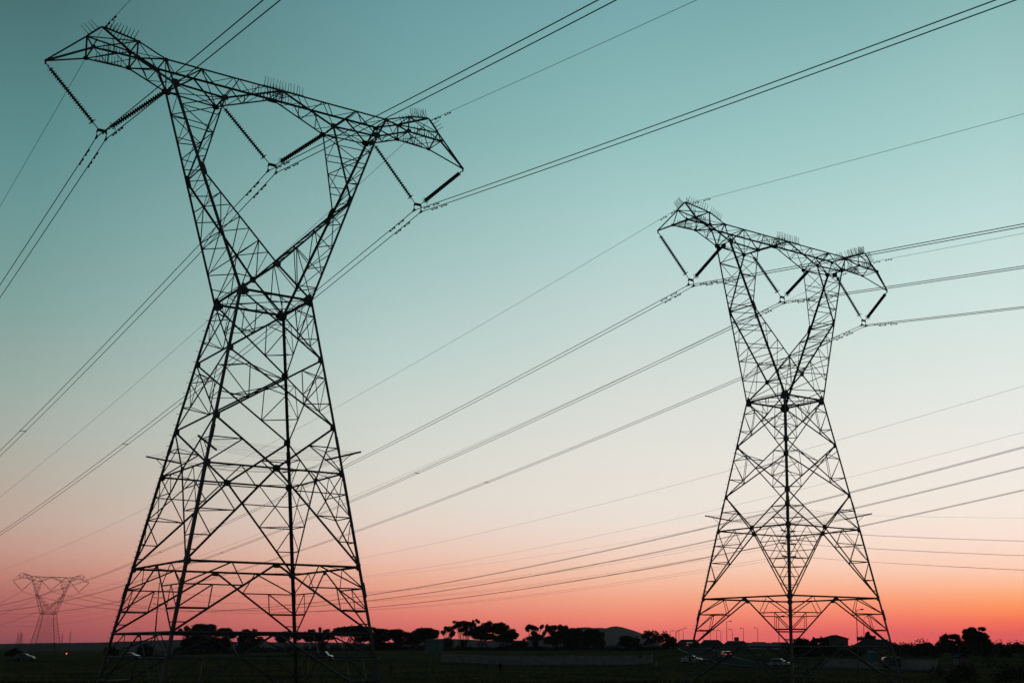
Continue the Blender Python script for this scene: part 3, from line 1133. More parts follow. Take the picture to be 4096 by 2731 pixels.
CUR = 2.13e-4
LINES = [(T1, 'large left pylon', [(1, .005, -.1241, -.1205, 1, 416), (-1, .0022, -.1222, -.131, 1, 300)]),
         (T2, 'right-hand pylon', [(1, -.021, -.1205, -.1033, 1, 416), (-1, -.0287, -.1258, -.125, 1, 300)]),
         (T3, 'small distant pylon', [(1, -.0024, -.1051, -.1, 1, 416), (-1, -.0036, -.1070, -.1, 1.197, 470)])]
for T, who, sp in LINES:
    y = T['yaw']
    ac = V((cos(y), sin(y), 0))
    spans, espans = [], []
    for side, phi, a, ae, cm, ln in sp:
        d = V((-sin(y + phi), cos(y + phi), 0)) * side
        spans.append((d, a, CUR * cm, ln))
        espans.append((d, ae, CUR * .8 * cm, ln))
    P = HP
    for ph, a, b, k, word in (('L', 'tipL', 'OL', 'VL', 'left'), ('M', 'IL', 'IR', 'VM', 'middle'), ('R', 'OR', 'tipR', 'VR', 'right')):
        def pt(n):
            if n.startswith('tip'):
                return P[n] + V((0, 0, -.06))
            c = mix(P[n[0] + 'n' + n[1]], P[n[0] + 'f' + n[1]], .5)
            return c + V((0, 0, -.05))
        v_string(pt(a), pt(b), P[k] + V((0, 0, .02)), T['loc'], y, 'V of two disc strings hanging at the %s phase of the %s' % (word, who), 'V-shaped insulator strings')
        conductor('twin_conductor', to_world(T, P[k] + V((0, 0, -.36))), ac, spans, .025, (-BUNDLE, BUNDLE),
                  '%s pair of power wires carried by the %s' % (word, who), 'power line', 'twin conductors', T is not T3, ((0, 62), (0, 128), (1, 58)) if T is not T3 else ((0, 70), (1, 150)))
    for L, word in (('L', 'left'), ('R', 'right')):
        low = T is T2 and L == 'R'
        es = [(d, (-.116, -.1105)[i] if low else a, c, ln) for i, (d, a, c, ln) in enumerate(espans)]
        if T is T3:
            es[1] = (es[1][0],) + ((-.098, 2.3e-4) if L == 'L' else (-.102, 2.45e-4)) + (es[1][3],)
        conductor('earth_wire', to_world(T, P['P' + L] + V((0, 0, -.87 if low else -.17))), ac, es, .013, (0,),
                  'thin single wire over the %s peak of the %s' % (word, who), 'power line', 'earth wires', T is not T3)


# ------------------------------------------------------------------ slim steel poles with three arms (smaller line)
def monopole(loc, top, rz, label):
    r = thing('utility_pole', label, 'utility pole', loc, rz, 'steel poles of the smaller line')
    g = MB()
    g.rod((0, 0, -.5), (0, 0, top + 2.25), .24, 10, .1)
    g.build('shaft', M['steel'], r)
    for i in range(3):
        a = MB()
        z = top - i * 1.5
        for s in (-1, 1):
            a.rod((0, 0, z), (s * .95, 0, z + (.16 if i % 2 else .1)), .05, 6, .04)
            a.lathe((s * .45, 0, z + .04), (s, 0, .12), [(x * .09, (.05 if x % 2 else .11)) for x in range(9)], 8)
        a.build('cross_arm', M['iron'], r)
    return r


PA = at(630, 2424, 310)
PB = at(3156, 2239, 149)
PA, PB = V((PA.x, PA.y, 0)), V((PB.x, PB.y, 0))
PD = (PB - PA).normalized()
PC = PB + V((150, -122, 0)).normalized() * 200
PZ = PA - PD * 214
tops = []
for p, tp in ((PA, 17.6), (PB, 17.6)):
    g0 = ground(p.x, p.y)
    ac = V((PD.y, -PD.x, 0))
    monopole((p.x, p.y, g0), tp - g0, atan2(ac.y, ac.x), 'slim steel pole with three short arms, ' + ('seen between the legs of the large left pylon' if p is PA else 'behind the front leg of the right-hand pylon'))
for i in range(3):
    for s, w in ((-1, 'near'), (1, 'far')):
        ac = V((PD.y, -PD.x, 0)) * (-s * .95)
        pts = []
        for a, b in ((PZ, PA), (PA, PB), (PB, PC)):
            for k in range(30):
                t = k / 30
                p = mix(a, b, t) + ac
                pts.append(V((p.x, p.y, 17.72 - 1.5 * i - 4 * (5.6 if a is PB else 4.0 * ((b - a).length / 213) ** 2) * t * (1 - t))))
        o = V((pts[0].x, pts[0].y, pts[0].z))
        g = MB()
        g.tube([p - o for p in pts], .011, 4)
        tag(g.build('power_wire', M['wire'], None, o), '%s thin wire on the %s arms of the slim steel poles' % (w, ('top', 'middle', 'lowest')[i]), 'power line', 'wires of the slim steel poles')


pts = []
for a, b in ((PZ, PA), (PA, PB), (PB, PC)):
    for k in range(30):
        t = k / 30
        p = mix(a, b, t)
        pts.append(V((p.x, p.y, 19.85 - 4 * (5.0 if a is PB else 3.2) * t * (1 - t))))
o = pts[0].copy()
g = MB()
g.tube([p - o for p in pts], .008, 4)
tag(g.build('earth_wire', M['wire'], None, o), 'single thin wire strung over the tops of the slim steel poles', 'power line')


# ------------------------------------------------------------------ trees
def leaf_cluster(g, c, rx, ry, rz, n, size, rnd):
    for _ in range(n):
        while True:
            x, y, z = rnd.uniform(-1, 1), rnd.uniform(-1, 1), rnd.uniform(-1, 1)
            rr = x * x + y * y + z * z
            if rr < 1 and (rr > .25 or rnd.random() < .4):
                break
        k = 1 + rnd.gauss(0, .15)
        p = V((c[0] + x * rx * k, c[1] + y * ry * k, c[2] + z * rz * k))
        a = V((rnd.gauss(0, 1), rnd.gauss(0, 1), rnd.gauss(0, .7))).normalized()
        b = perp(a, V((rnd.gauss(0, 1), rnd.gauss(0, 1), rnd.gauss(0, 1))))
        s = size * rnd.uniform(.55, 1.35)
        i = len(g.v)
        g.v += [p - a * s * .6, p + b * s * .35, p + a * s * .6, p - b * s * .35]
        g.f.append((i, i + 1, i + 2, i + 3))


def limb(g, p, q, r0, r1, rnd, bend=.12):
    p, q = V(p), V(q)
    L = (q - p).length
    pts = [p]
    for i in range(1, 5):
        t = i / 5
        pts.append(mix(p, q, t) + V((rnd.gauss(0, bend), rnd.gauss(0, bend), rnd.gauss(0, bend * .5))) * L * .25)
    pts.append(q)
    g.tube(pts, [r0 + (r1 - r0) * i / 5 for i in range(6)], 5)
    return pts


def tree(label, depth, base_px, clumps, seed, name='tree', dens=1.0, leaf=.36, base_z=None, trunks=1, group=None, fuzz=1.0):
    """clumps: list of (px, py, half width px, half height px). real size from the distance"""
    rnd = random.Random(seed)
    k = depth / FPX
    b = at(base_px, 2592, depth)
    gz = ground(b.x, b.y) if base_z is None else base_z
    root = thing(name, label, 'tree', (b.x, b.y, gz), 0, group)
    cr, tk = MB(), MB()
    cen = []
    wmax = max(c[2] for c in clumps) * k
    for (px, py, hw, hh) in clumps:
        c = at(px, py, depth)
        dy = rnd.uniform(-1, 1) * max(.6, wmax * .7)
        p = V((c.x - b.x, dy, c.z - gz))
        rx, rz = hw * k * 1.2, hh * k * 1.25
        # several sub-clumps so that the outline is uneven
        m = max(3, int(rx * 2.6))
        for j in range(m):
            s = p + V((rnd.uniform(-.62, .62) * rx, rnd.uniform(-.5, .5) * rx, rnd.uniform(-.45, .4) * rz))
            w = rnd.uniform(.4, .62) * rx
            h = min(rz, rnd.uniform(.5, .8) * rz + .15)
            n = int(185 * dens * max(.5, w) * max(.5, w) * fuzz) + 60
            leaf_cluster(cr, s, w, w, h, min(n, 700), leaf, rnd)
            if j % 3 == 0:
                cen.append((s - V((0, 0, h * .3)), w))
    H = min(c[0].z for c in cen) if cen else 2
    for t in range(trunks):
        tx = 0 if trunks == 1 else rnd.uniform(-1, 1) * wmax * .5
        foot = V((tx, rnd.uniform(-.5, .5), -.3))
        fork = V((tx + rnd.uniform(-.4, .4), rnd.uniform(-.3, .3), max(.7, H * rnd.uniform(.3, .5))))
        r0 = .13 + .016 * max(c[0].z for c in cen)
        limb(tk, foot, fork, r0, r0 * .75, rnd, .06)
        for i, (c, w) in enumerate(cen):
            if i % trunks == t:
                limb(tk, fork, c, r0 * .42, .035, rnd, .14)
                for _ in range(2):
                    e = c + V((rnd.uniform(-1, 1) * w * .7, rnd.uniform(-1, 1) * w * .7, rnd.uniform(.1, .5) * w))
                    limb(tk, mix(fork, c, rnd.uniform(.5, .8)), e, .05, .02, rnd, .1)
    for c, w in cen[::2]:
        p = c + V((rnd.uniform(-.5, .5) * w, 0, w * .2))
        e = p + V((rnd.uniform(-.5, .5), rnd.uniform(-.3, .3), rnd.uniform(.5, 1.0) * max(.8, w * .6)))
        limb(tk, p, e, .03, .012, rnd, .12)
        for _ in range(3):
            q = mix(p, e, rnd.uniform(.4, .9))
            tk.tube([q, q + V((rnd.uniform(-.4, .4), rnd.uniform(-.3, .3), rnd.uniform(.15, .45)))], [.016, .008], 4)
        leaf_cluster(cr, e, .3, .3, .18, 8, leaf, rnd)
    tk.build('trunk', M['bark'], root)
    cr.build('crown', M['leaf'], root)
    return root


GT = 'trees beyond the field'
D1 = 430
tree('upright ragged tree, first of the row behind the left pylon', D1, 752, [(747, 2512, 14, 10), (738, 2525, 14, 9), (765, 2534, 20, 12), (748, 2570, 24, 20)], 11, group=GT)
tree('broad rounded tree tallest behind the left legs of the near pylon', D1 + 6, 818, [(815, 2510, 40, 10), (840, 2508, 20, 9), (790, 2522, 30, 10), (850, 2526, 30, 12), (815, 2560, 60, 26)], 12, trunks=2, group=GT)
tree('low dense tree right of the broad rounded one behind the near pylon', D1 + 2, 900, [(900, 2526, 30, 11), (880, 2535, 26, 10), (915, 2545, 22, 14), (890, 2575, 42, 20)], 13, trunks=2, group=GT)
tree('dark flat-topped tree between the two middle legs of the near pylon', D1 + 4, 1000, [(985, 2528, 20, 9), (1021, 2524, 11, 8), (1005, 2538, 32, 9), (975, 2555, 20, 12), (1030, 2562, 22, 12), (1000, 2585, 36, 14)], 14, trunks=2, group=GT)
tree('wide umbrella tree left of the thick rear leg of the near pylon', D1, 1150, [(1150, 2536, 40, 9), (1120, 2543, 24, 8), (1180, 2542, 24, 9), (1205, 2550, 16, 8), (1140, 2556, 26, 9)], 15, trunks=2, group=GT)
tree('ragged tree with a tall knob on top right of the rear leg', D1 + 5, 1280, [(1225, 2541, 30, 9), (1254, 2524, 15, 8), (1275, 2518, 9, 9), (1290, 2528, 8, 6), (1313, 2524, 14, 6), (1255, 2552, 40, 9), (1310, 2545, 26, 9), (1290, 2575, 20, 10)], 16, trunks=2, group=GT)
tree('largest umbrella tree of the row, behind the right leg of the near pylon', D1 - 4, 1404, [(1405, 2514, 46, 8), (1440, 2512, 30, 8), (1370, 2521, 30, 8), (1350, 2530, 20, 8), (1450, 2526, 36, 10), (1415, 2532, 50, 9), (1470, 2545, 22, 12), (1440, 2556, 26, 9)], 17, trunks=2, group=GT)
tree('slanting-topped tree just right of the near pylon foot', D1 + 3, 1515, [(1500, 2514, 14, 8), (1525, 2522, 26, 8), (1500, 2532, 24, 9), (1540, 2535, 20, 8), (1525, 2560, 34, 18), (1520, 2585, 36, 14)], 18, trunks=2, group=GT)
tree('flat-topped tree left of the rounded pine above the grey screen', D1 + 6, 1580, [(1580, 2526, 28, 8), (1605, 2540, 24, 10), (1560, 2550, 24, 10), (1610, 2565, 24, 16), (1575, 2580, 26, 14)], 19, trunks=2, group=GT)
tree('low bushy tree against the left side of the rounded pine', D1 - 2, 1648, [(1645, 2534, 22, 9), (1625, 2532, 10, 8), (1660, 2552, 26, 12), (1645, 2566, 22, 8)], 20, group=GT)
tree('smooth rounded pine standing above the grey screen', D1, 1710, [(1700, 2520, 30, 8), (1680, 2518, 12, 7), (1725, 2530, 28, 12), (1695, 2540, 34, 12), (1735, 2542, 16, 10), (1700, 2552, 26, 8)], 21, group=GT)
tree('leftmost tree of the big group right of the grey screen', D1 - 6, 1790, [(1792, 2516, 17, 9), (1778, 2527, 11, 8), (1812, 2536, 16, 11), (1790, 2575, 20, 18)], 22, group=GT)
tree('open-branched umbrella tree of the big group with a small separate tuft', D1, 1850, [(1818, 2488, 11, 5), (1850, 2495, 30, 8), (1828, 2504, 18, 7), (1880, 2500, 22, 8), (1896, 2487, 9, 5), (1912, 2483, 9, 6), (1850, 2516, 22, 8), (1890, 2512, 16, 9), (1862, 2532, 22, 9), (1848, 2565, 14, 14)], 23, trunks=3, group=GT)
tree('dense dark tree in the middle of the big group', D1 + 4, 1930, [(1945, 2496, 22, 9), (1925, 2515, 30, 11), (1960, 2515, 28, 11), (1915, 2538, 34, 12), (1900, 2528, 20, 10), (1945, 2545, 30, 10)], 24, trunks=3, group=GT)
tree('rightmost tree of the big group sloping down to the right', D1 - 2, 2010, [(1997, 2498, 20, 9), (2020, 2512, 20, 10), (2035, 2528, 24, 10), (2000, 2528, 26, 12), (2055, 2542, 18, 9), (2015, 2550, 34, 10), (2045, 2558, 16, 7)], 25, trunks=3, group=GT)
tree('low scrubby tree in the dip right of the big group', D1, 2085, [(2070, 2575, 22, 12), (2095, 2566, 12, 10), (2105, 2572, 14, 8), (2060, 2590, 30, 9)], 26, group=GT)
tree('tree with a lopsided flat crown left of the mountain', D1, 2138, [(2122, 2507, 18, 9), (2107, 2516, 12, 9), (2145, 2512, 14, 6), (2128, 2530, 18, 10), (2140, 2548, 28, 10), (2152, 2575, 14, 16), (2168, 2505, 11, 6), (2172, 2530, 9, 9)], 27, trunks=2, group=GT)
tree('small round-headed sapling under the lopsided tree', D1 - 8, 2188, [(2188, 2562, 13, 9), (2183, 2556, 8, 5)], 28, group=GT)
tree('tall tree joined to the dense clump before the mountain', D1 + 3, 2215, [(2205, 2510, 22, 8), (2190, 2520, 13, 9), (2235, 2508, 16, 7), (2250, 2518, 16, 9), (2225, 2532, 28, 12), (2188, 2502, 5, 6), (2215, 2560, 24, 14)], 29, trunks=2, group=GT)
tree('broad dark tree in front of the left slope of the mountain', D1 - 2, 2290, [(2270, 2512, 16, 8), (2300, 2518, 22, 8), (2285, 2532, 34, 12), (2310, 2548, 22, 16), (2260, 2555, 26, 18), (2290, 2575, 34, 14)], 30, trunks=3, group=GT)
tree('rounded dark tree in front of the mountain saddle', D1 + 5, 2370, [(2370, 2526, 26, 9), (2345, 2538, 22, 12), (2395, 2540, 20, 13), (2365, 2556, 42, 15), (2400, 2568, 22, 14), (2340, 2582, 16, 10)], 31, trunks=2, group=GT)
tree('low domed tree standing alone under the right slope of the mountain', D1 - 6, 2515, [(2515, 2554, 30, 8), (2492, 2564, 16, 9), (2540, 2562, 20, 10), (2515, 2572, 34, 10), (2555, 2582, 16, 10)], 32, trunks=2, group=GT)
tree('airy thin-leaved tree left of the two insulator poles', 400, 2610, [(2600, 2534, 20, 10), (2625, 2542, 14, 12), (2583, 2540, 14, 9), (2610, 2556, 24, 12), (2590, 2572, 14, 8)], 33, trunks=2, dens=.55, group=GT)
tree('dense tree behind the two insulator poles', 398, 2665, [(2660, 2544, 18, 10), (2650, 2556, 18, 14), (2680, 2556, 20, 12), (2690, 2560, 12, 9), (2672, 2578, 30, 12)], 34, trunks=2, group=GT)
GR = 'trees around the right-hand houses'
tree('round bush beside the front leg of the right-hand pylon', 300, 3205, [(3200, 2562, 26, 11), (3220, 2570, 16, 12), (3185, 2575, 16, 12), (3205, 2590, 36, 16)], 40, group=GR, leaf=.36)
tree('bushy tree against the two-storey house', 300, 3275, [(3262, 2562, 16, 9), (3285, 2560, 18, 9), (3255, 2575, 16, 10), (3300, 2570, 14, 12), (3280, 2590, 40, 16)], 41, trunks=2, group=GR, leaf=.36)
tree('layered pine behind the house with the curved lamp', 340, 3472, [(3472, 2534, 7, 6), (3470, 2542, 13, 5), (3474, 2550, 19, 5), (3462, 2553, 14, 4), (3472, 2560, 22, 6), (3488, 2552, 7, 4)], 42, group=GR, leaf=.4)
tree('twiggy leafless shrub right of the right-hand pylon', 330, 3632, [(3625, 2582, 12, 7), (3642, 2580, 10, 8), (3632, 2594, 22, 6)], 43, name='shrub', dens=.15, group=GR, leaf=.22)
tree('low rounded shrub at the left end of the right-hand hedge', 320, 3672, [(3672, 2583, 12, 9), (3668, 2592, 18, 10)], 44, name='shrub', group=GR, leaf=.34)
tree('spreading low tree between the leafless shrub and the pair of large trees', 320, 3705, [(3705, 2578, 20, 9), (3690, 2582, 14, 8), (3722, 2584, 12, 10), (3705, 2596, 30, 14)], 45, trunks=2, group=GR, leaf=.34)
tree('rounded tree left of the tallest tree on the right', 315, 3800, [(3790, 2548, 22, 9), (3815, 2548, 22, 9), (3772, 2558, 16, 12), (3830, 2560, 18, 12), (3795, 2570, 34, 14), (3770, 2580, 14, 12), (3800, 2596, 40, 14)], 46, trunks=2, group=GR, leaf=.36)
tree('tallest tree on the right with layered spreading branches', 315, 3900, [(3894, 2516, 18, 7), (3922, 2514, 13, 6), (3858, 2524, 14, 6), (3880, 2526, 30, 9), (3905, 2530, 24, 9), (3935, 2533, 13, 5), (3860, 2540, 18, 9), (3895, 2545, 38, 10), (3938, 2547, 16, 5), (3925, 2560, 26, 8), (3945, 2566, 16, 8), (3890, 2565, 40, 12), (3915, 2582, 40, 12), (3880, 2592, 40, 14)], 47, trunks=2, group=GR, leaf=.38, fuzz=1.2)
tree('small pointed tree on the skyline at the far right', 330, 4002, [(4004, 2586, 9, 8), (4000, 2596, 16, 9)], 48, group=GR, leaf=.34)
tree('narrow upright cypress on the skyline at the far right', 330, 4047, [(4047, 2583, 5, 7), (4047, 2594, 6, 9)], 49, group=GR, leaf=.3)
tree('ragged open tree nearest the right edge of the picture', 330, 4074, [(4072, 2577, 11, 7), (4080, 2586, 14, 8), (4070, 2596, 18, 9)], 50, dens=.6, group=GR, leaf=.3)
tree('small dark bush under the left leg of the near pylon', 360, 450, [(445, 2600, 22, 10), (455, 2608, 24, 9)], 51, name='shrub', leaf=.36)
tree('dark bushy tree left of the second leg of the near pylon', 380, 585, [(585, 2582, 14, 10), (570, 2592, 18, 12), (600, 2598, 18, 12), (585, 2608, 26, 10)], 52, leaf=.36)
tree('dark bush beside the distant pylon and the silver car', 330, 58, [(50, 2604, 16, 9), (65, 2612, 20, 9), (40, 2614, 16, 8)], 53, name='shrub', leaf=.36)


def scrub(label, pts, seed, group='scrub at the field edge'):
    """a mound of weeds: blades on a low heap"""
    for i, (px, depth, w, h) in enumerate(pts):
        rnd = random.Random(seed + i)
        b = at(px, 2592, depth)
        z = ground(b.x, b.y)
        r = thing('bush', label[i], 'bush', (b.x, b.y, z), 0, group)
        cr, st = MB(), MB()
        m = max(3, int(w * 1.1))
        for j in range(m):
            c = V((rnd.uniform(-.8, .8) * w, rnd.uniform(-.5, .5) * w, rnd.uniform(.2, .62) * h))
            leaf_cluster(cr, c, rnd.uniform(.3, .5) * w, .4 * w, rnd.uniform(.3, .42) * h, 220, .22, rnd)
            st.tube([(c.x * .3, c.y * .3, -.1), c * .6, c], [.03, .02, .01], 4)
        st.build('stems', M['bark'], r)
        cr.build('foliage', M['leaf'], r)


scrub(['large dark bush at the left of the thicket on the right', 'tall dark bush in the middle of the right-hand thicket', 'wide dark bush low at the right edge of the thicket', 'rounded dark bush behind the right-hand thicket', 'last dark bush at the right edge of the picture'],
      [(3790, 150, 2.4, 2.4), (3870, 158, 2.8, 2.7), (3975, 150, 3.2, 2.2), (3930, 190, 3.4, 2.9), (4070, 165, 3.0, 2.5)], 300)


def undergrowth(px0, px1, depth0, depth1, h, n, seed):
    rnd = random.Random(seed)
    g = MB()
    for i in range(n):
        px = px0 + (px1 - px0) * (i + rnd.random()) / n
        p = at(px, 2592, depth0 + (depth1 - depth0) * rnd.random())
        z = ground(p.x, p.y)
        hh = h * rnd.uniform(.45, 1.15)
        w = rnd.uniform(.8, 1.9)
        leaf_cluster(g, V((p.x, p.y, z + hh * .45)), w, w * .7, hh * .6, 150, .4, rnd)
    o = g.build('undergrowth', M['leaf'])
    o['kind'] = 'stuff'


undergrowth(700, 1060, 418, 432, 2.6, 36, 61)
undergrowth(1060, 1480, 418, 432, 2.1, 34, 65)
undergrowth(1480, 1640, 418, 432, 2.4, 14, 66)
undergrowth(1640, 2720, 415, 432, 1.5, 90, 62)
undergrowth(3580, 4150, 285, 325, 2.6, 60, 63)
undergrowth(3160, 3440, 292, 312, 2.2, 30, 64)


# ------------------------------------------------------------------ houses, walls
def house(label, px0, px1, ridge_py, eave_py, depth, deep, wall, base_z, gable_end=False, rot=0.0, chimney=False, windows=2, group='houses behind the right-hand pylon'):
    k = depth / FPX
    w = (px1 - px0) * k
    c = at((px0 + px1) / 2, 2592, depth)
    zr, ze = CAM_Z + (2592 - ridge_py) * k - base_z, CAM_Z + (2592 - eave_py) * k - base_z
    r = thing('house', label, 'house', (c.x, c.y, base_z), rot, group)
    hw, hd = w / 2, deep / 2
    g = MB()
    ov = .35
    if not gable_end:            # ridge runs across the view, hipped slightly
        g.box((0, 0, ze / 2), w - 2 * ov, deep - 2 * ov, ze)
        g.build('wall', wall, r)
        f = MB()
        hip = min(hw * .45, hd)
        v = [V((-hw, -hd, ze)), V((hw, -hd, ze)), V((hw, hd, ze)), V((-hw, hd, ze)), V((-hw + hip, 0, zr)), V((hw - hip, 0, zr))]
        v += [p - V((0, 0, .18)) for p in v[:4]]
        f.v = v
        f.f = [(0, 1, 5, 4), (1, 2, 5), (2, 3, 4, 5), (3, 0, 4), (6, 7, 1, 0), (7, 8, 2, 1), (8, 9, 3, 2), (9, 6, 0, 3), (9, 8, 7, 6)]
        rf = f.build('roof', M['tile'], r)
    else:                        # gable faces the camera
        g.v = [V((-hw + ov, y, z)) for y in (-hd, hd) for z in (0, ze)] + [V((hw - ov, y, z)) for y in (-hd, hd) for z in (0, ze)] + [V((0, -hd, zr - .1)), V((0, hd, zr - .1))]
        g.f = [(0, 4, 5, 8, 1), (2, 3, 9, 7, 6), (0, 1, 3, 2), (4, 6, 7, 5), (1, 8, 9, 3), (5, 7, 9, 8), (0, 2, 6, 4)]
        g.build('wall', wall, r)
        f = MB()
        for s in (-1, 1):
            f.prism(V((0, -hd - .3, 0)), V((0, hd + .3, 0)), [V((s * hw, 0, ze - .1)), V((0, 0, zr)), V((0, 0, zr + .16)), V((s * (hw + .05), 0, ze + .06))])
        rf = f.build('roof', M['tile'], r)
    if chimney:
        c_ = MB()
        c_.box((chimney[0], 0, zr + .1), chimney[1], chimney[1], chimney[2])
        c_.box((chimney[0], 0, zr + .1 + chimney[2] / 2), chimney[1] + .15, chimney[1] + .15, .1)
        c_.build('chimney', M['dull'], rf)
    for i in range(windows):
        x = (-.5 + (i + .5) / windows) * (w - 2) if windows > 1 else w * .1
        fr = MB()
        y = (-hd + ov if not gable_end else -hd) - .02
        zc = min(ze - .9, 1.7) if ze < 4 else ze - 1.3
        for a, b, sx, sz in ((0, .55, 1.3, .08), (0, -.55, 1.3, .08), (-.61, 0, .08, 1.1), (.61, 0, .08, 1.1), (0, 0, .06, 1.1)):
            fr.box((x + a, y, zc + b), sx, .06, sz)
        o = fr.build('window', M['frame'], r)
        p = MB()
        p.box((x, y + .01, zc), 1.2, .03, 1.05)
        p.build('pane', M['window'], o)
    return r


house('low house at the left end of the row by the road crest', 2703, 2802, 2558, 2577, 402, 9, M['dull'], .8, windows=2)
house('house with a pale end wall second in the row behind the road', 2796, 2896, 2559, 2580, 398, 9, M['plaster'], .8, windows=2)
house('house with a square water tank on its roof behind the road', 2888, 3000, 2563, 2583, 392, 9, M['plaster'], .8, windows=3)
house('low pale house right of the one with the water tank', 2992, 3080, 2567, 2586, 388, 9, M['plaster'], .8, windows=2)
house('low dark house partly behind the front leg of the right-hand pylon', 3068, 3172, 2568, 2587, 384, 9, M['dull'], .8, windows=2)
house('two-storey gabled house right of the front leg of the right-hand pylon', 3285, 3388, 2543, 2556, 330, 8, M['dull'], 1.2, gable_end=True, windows=1)
house('wide house with a chimney under the right foot of the right-hand pylon', 3425, 3575, 2557, 2580, 318, 10, M['dull'], 1.2, chimney=(-3.9, 1.0, .9), windows=2)
house('small shed roof trailing off right of the wide house', 3560, 3660, 2578, 2592, 326, 7, M['dull'], 1.0, windows=1)
house('low outbuilding among the bushes at the right', 3815, 3860, 2616, 2626, 250, 4, M['dull'], .9, windows=0, gable_end=True)
# square tank on the roof
t = at(2946, 2565, 390)
r = thing('water_tank', 'square dark water tank standing on the house roof against the sky', 'water tank', (t.x, t.y, t.z))
g = MB()
g.box((0, 0, .55), 1.35, 1.35, 1.5)
g.box((0, 0, 1.33), 1.45, 1.45, .08)
g.build('tank', M['screen'], r)
g = MB()
for x in (-.5, .5):
    for y in (-.5, .5):
        g.rod((x, y, -1.2), (x, y, -.2), .06, 6)
g.build('stand', M['pole'], r)


def panel_wall(label, px0, px1, top, depth0, depth1, h, m, posts, name='wall', group=None):
    a, b = at(px0, 2592, depth0), at(px1, 2592, depth1)
    a.z = b.z = 0
    n = posts
    c = mix(a, b, .5)
    r = thing(name, label, 'wall', (c.x, c.y, ground(c.x, c.y)), 0, group)
    o = r.location.copy()
    d = (b - a).normalized()
    g, p = MB(), MB()
    for i in range(n):
        s, e = mix(a, b, i / n), mix(a, b, (i + 1) / n)
        zs, ze = ground(s.x, s.y), ground(e.x, e.y)
        z = (zs + ze) / 2
        for k in range(4):
            z0 = z - .25 + (h + .2) * k / 4
            q0, q1 = V((s.x, s.y, z0 + (h + .2) / 8)) - o, V((e.x, e.y, z0 + (h + .2) / 8)) - o
            g.bar(q0, q1, .07, (h + .2) / 4 - .012)
        p.box(V((s.x, s.y, z + h / 2 - .1)) - o, .16, .16, h + .35, atan2(d.y, d.x))
    p.box(V((b.x, b.y, ground(b.x, b.y) + h / 2)) - o, .2, .2, h + .2, atan2(d.y, d.x))
    g.build('wall_panels', m, r)
    p.build('post', M['concrete'], r)
    return r


panel_wall('long grey precast concrete wall across the far side of the football field', 1768, 2608, 0, 286, 272, 1.85, M['concrete'], 16)
panel_wall('pale garden wall below the house row at the right of the road', 2990, 3120, 0, 330, 322, 1.7, M['plaster'], 6)
panel_wall('grey yard wall in front of the wide house', 3292, 3560, 0, 243, 236, 1.6, M['concrete'], 8)
panel_wall('grey yard wall stretching right of the right-hand pylon', 3590, 3745, 0, 232, 222, 1.75, M['concrete'], 5)

# sheeted screen left of the wall
a = at(1736, 2592, 300)
r = thing('sight_screen', 'tall pale grey-green sheeted screen beside the long wall', 'screen', (a.x, a.y, ground(a.x, a.y)), -.05)
w, zb, zt = 72 * 300 / FPX, CAM_Z - 18 * 300 / FPX - ground(a.x, a.y), CAM_Z + 36 * 300 / FPX - ground(a.x, a.y)
g = MB()
for i in range(3):
    g.box((-w / 2 + w * (i + .5) / 3, 0, (zb + zt) / 2), w / 3 - .08, .06, zt - zb)
g.build('sheeting', M['screen'], r)
g = MB()
for i in range(4):
    g.box((-w / 2 + w * i / 3, -.08, zt / 2), .1, .1, zt)
for z in (zb, zb + (zt - zb) * .8):
    g.box((0, -.08, z), w, .08, .1)
g.build('frame', M['pole'], r)

# teal sheet structure near the wide house
a = at(3491, 2620, 250)
r = thing('lean_to', 'teal sheet-metal lean-to beside the grey yard wall', 'shed', (a.x, a.y, ground(a.x, a.y)))
h = a.z - ground(a.x, a.y) + .5
g = MB()
g.box((0, 0, h / 2), 1.5, 1.2, h)
g.build('wall', M['teal'], r)
g = MB()
g.prism(V((-.95, 0, h)), V((.95, 0, h)), [V((0, -.8, .02)), V((0, .8, .3)), V((0, .8, .36)), V((0, -.8, .08))])
g.build('roof', M['teal'], r)


# ------------------------------------------------------------------ street lamps, poles, masts
def lamp(label, px, top_py, depth, side, arm=.9, tall=False, curved=False):
    b = at(px, 2592, depth)
    gz = ground(b.x, b.y)
    H = at(px, top_py, depth).z - gz
    r = thing('street_lamp', label, 'street lamp', (b.x, b.y, gz), 0, 'street lamps')
    g = MB()
    if curved:
        pts = [(0, 0, -.3), (0, 0, H * .45), (.02, 0, H * .8)] + [(side * arm * (1 - cos(t)), 0, H * .8 + H * .2 * sin(t)) for t in (.3, .6, .9, 1.2, 1.5)]
        g.tube(pts, [.1, .085, .07, .06, .055, .05, .05, .05], 6)
        e = V(pts[-1])
    else:
        g.rod((0, 0, -.3), (0, 0, H), .09, 7, .055)
        e = V((side * arm, 0, H + .12))
        g.rod((0, 0, H - .03), e, .04, 5)
    g.build('post', M['pole'], r)
    h = MB()
    h.lathe(e - V((side * .1, 0, 0)), (side, 0, .05), [(0, .05), (.1, .09), (.5, .1), (.62, .04)], 6)
    o = h.build('lamp_head', M['pole'], r)
    k = MB()
    k.box(e + V((side * .25, 0, -.09)), .35, .14, .03)
    k.build('lens', M['lampm'], o)
    return r


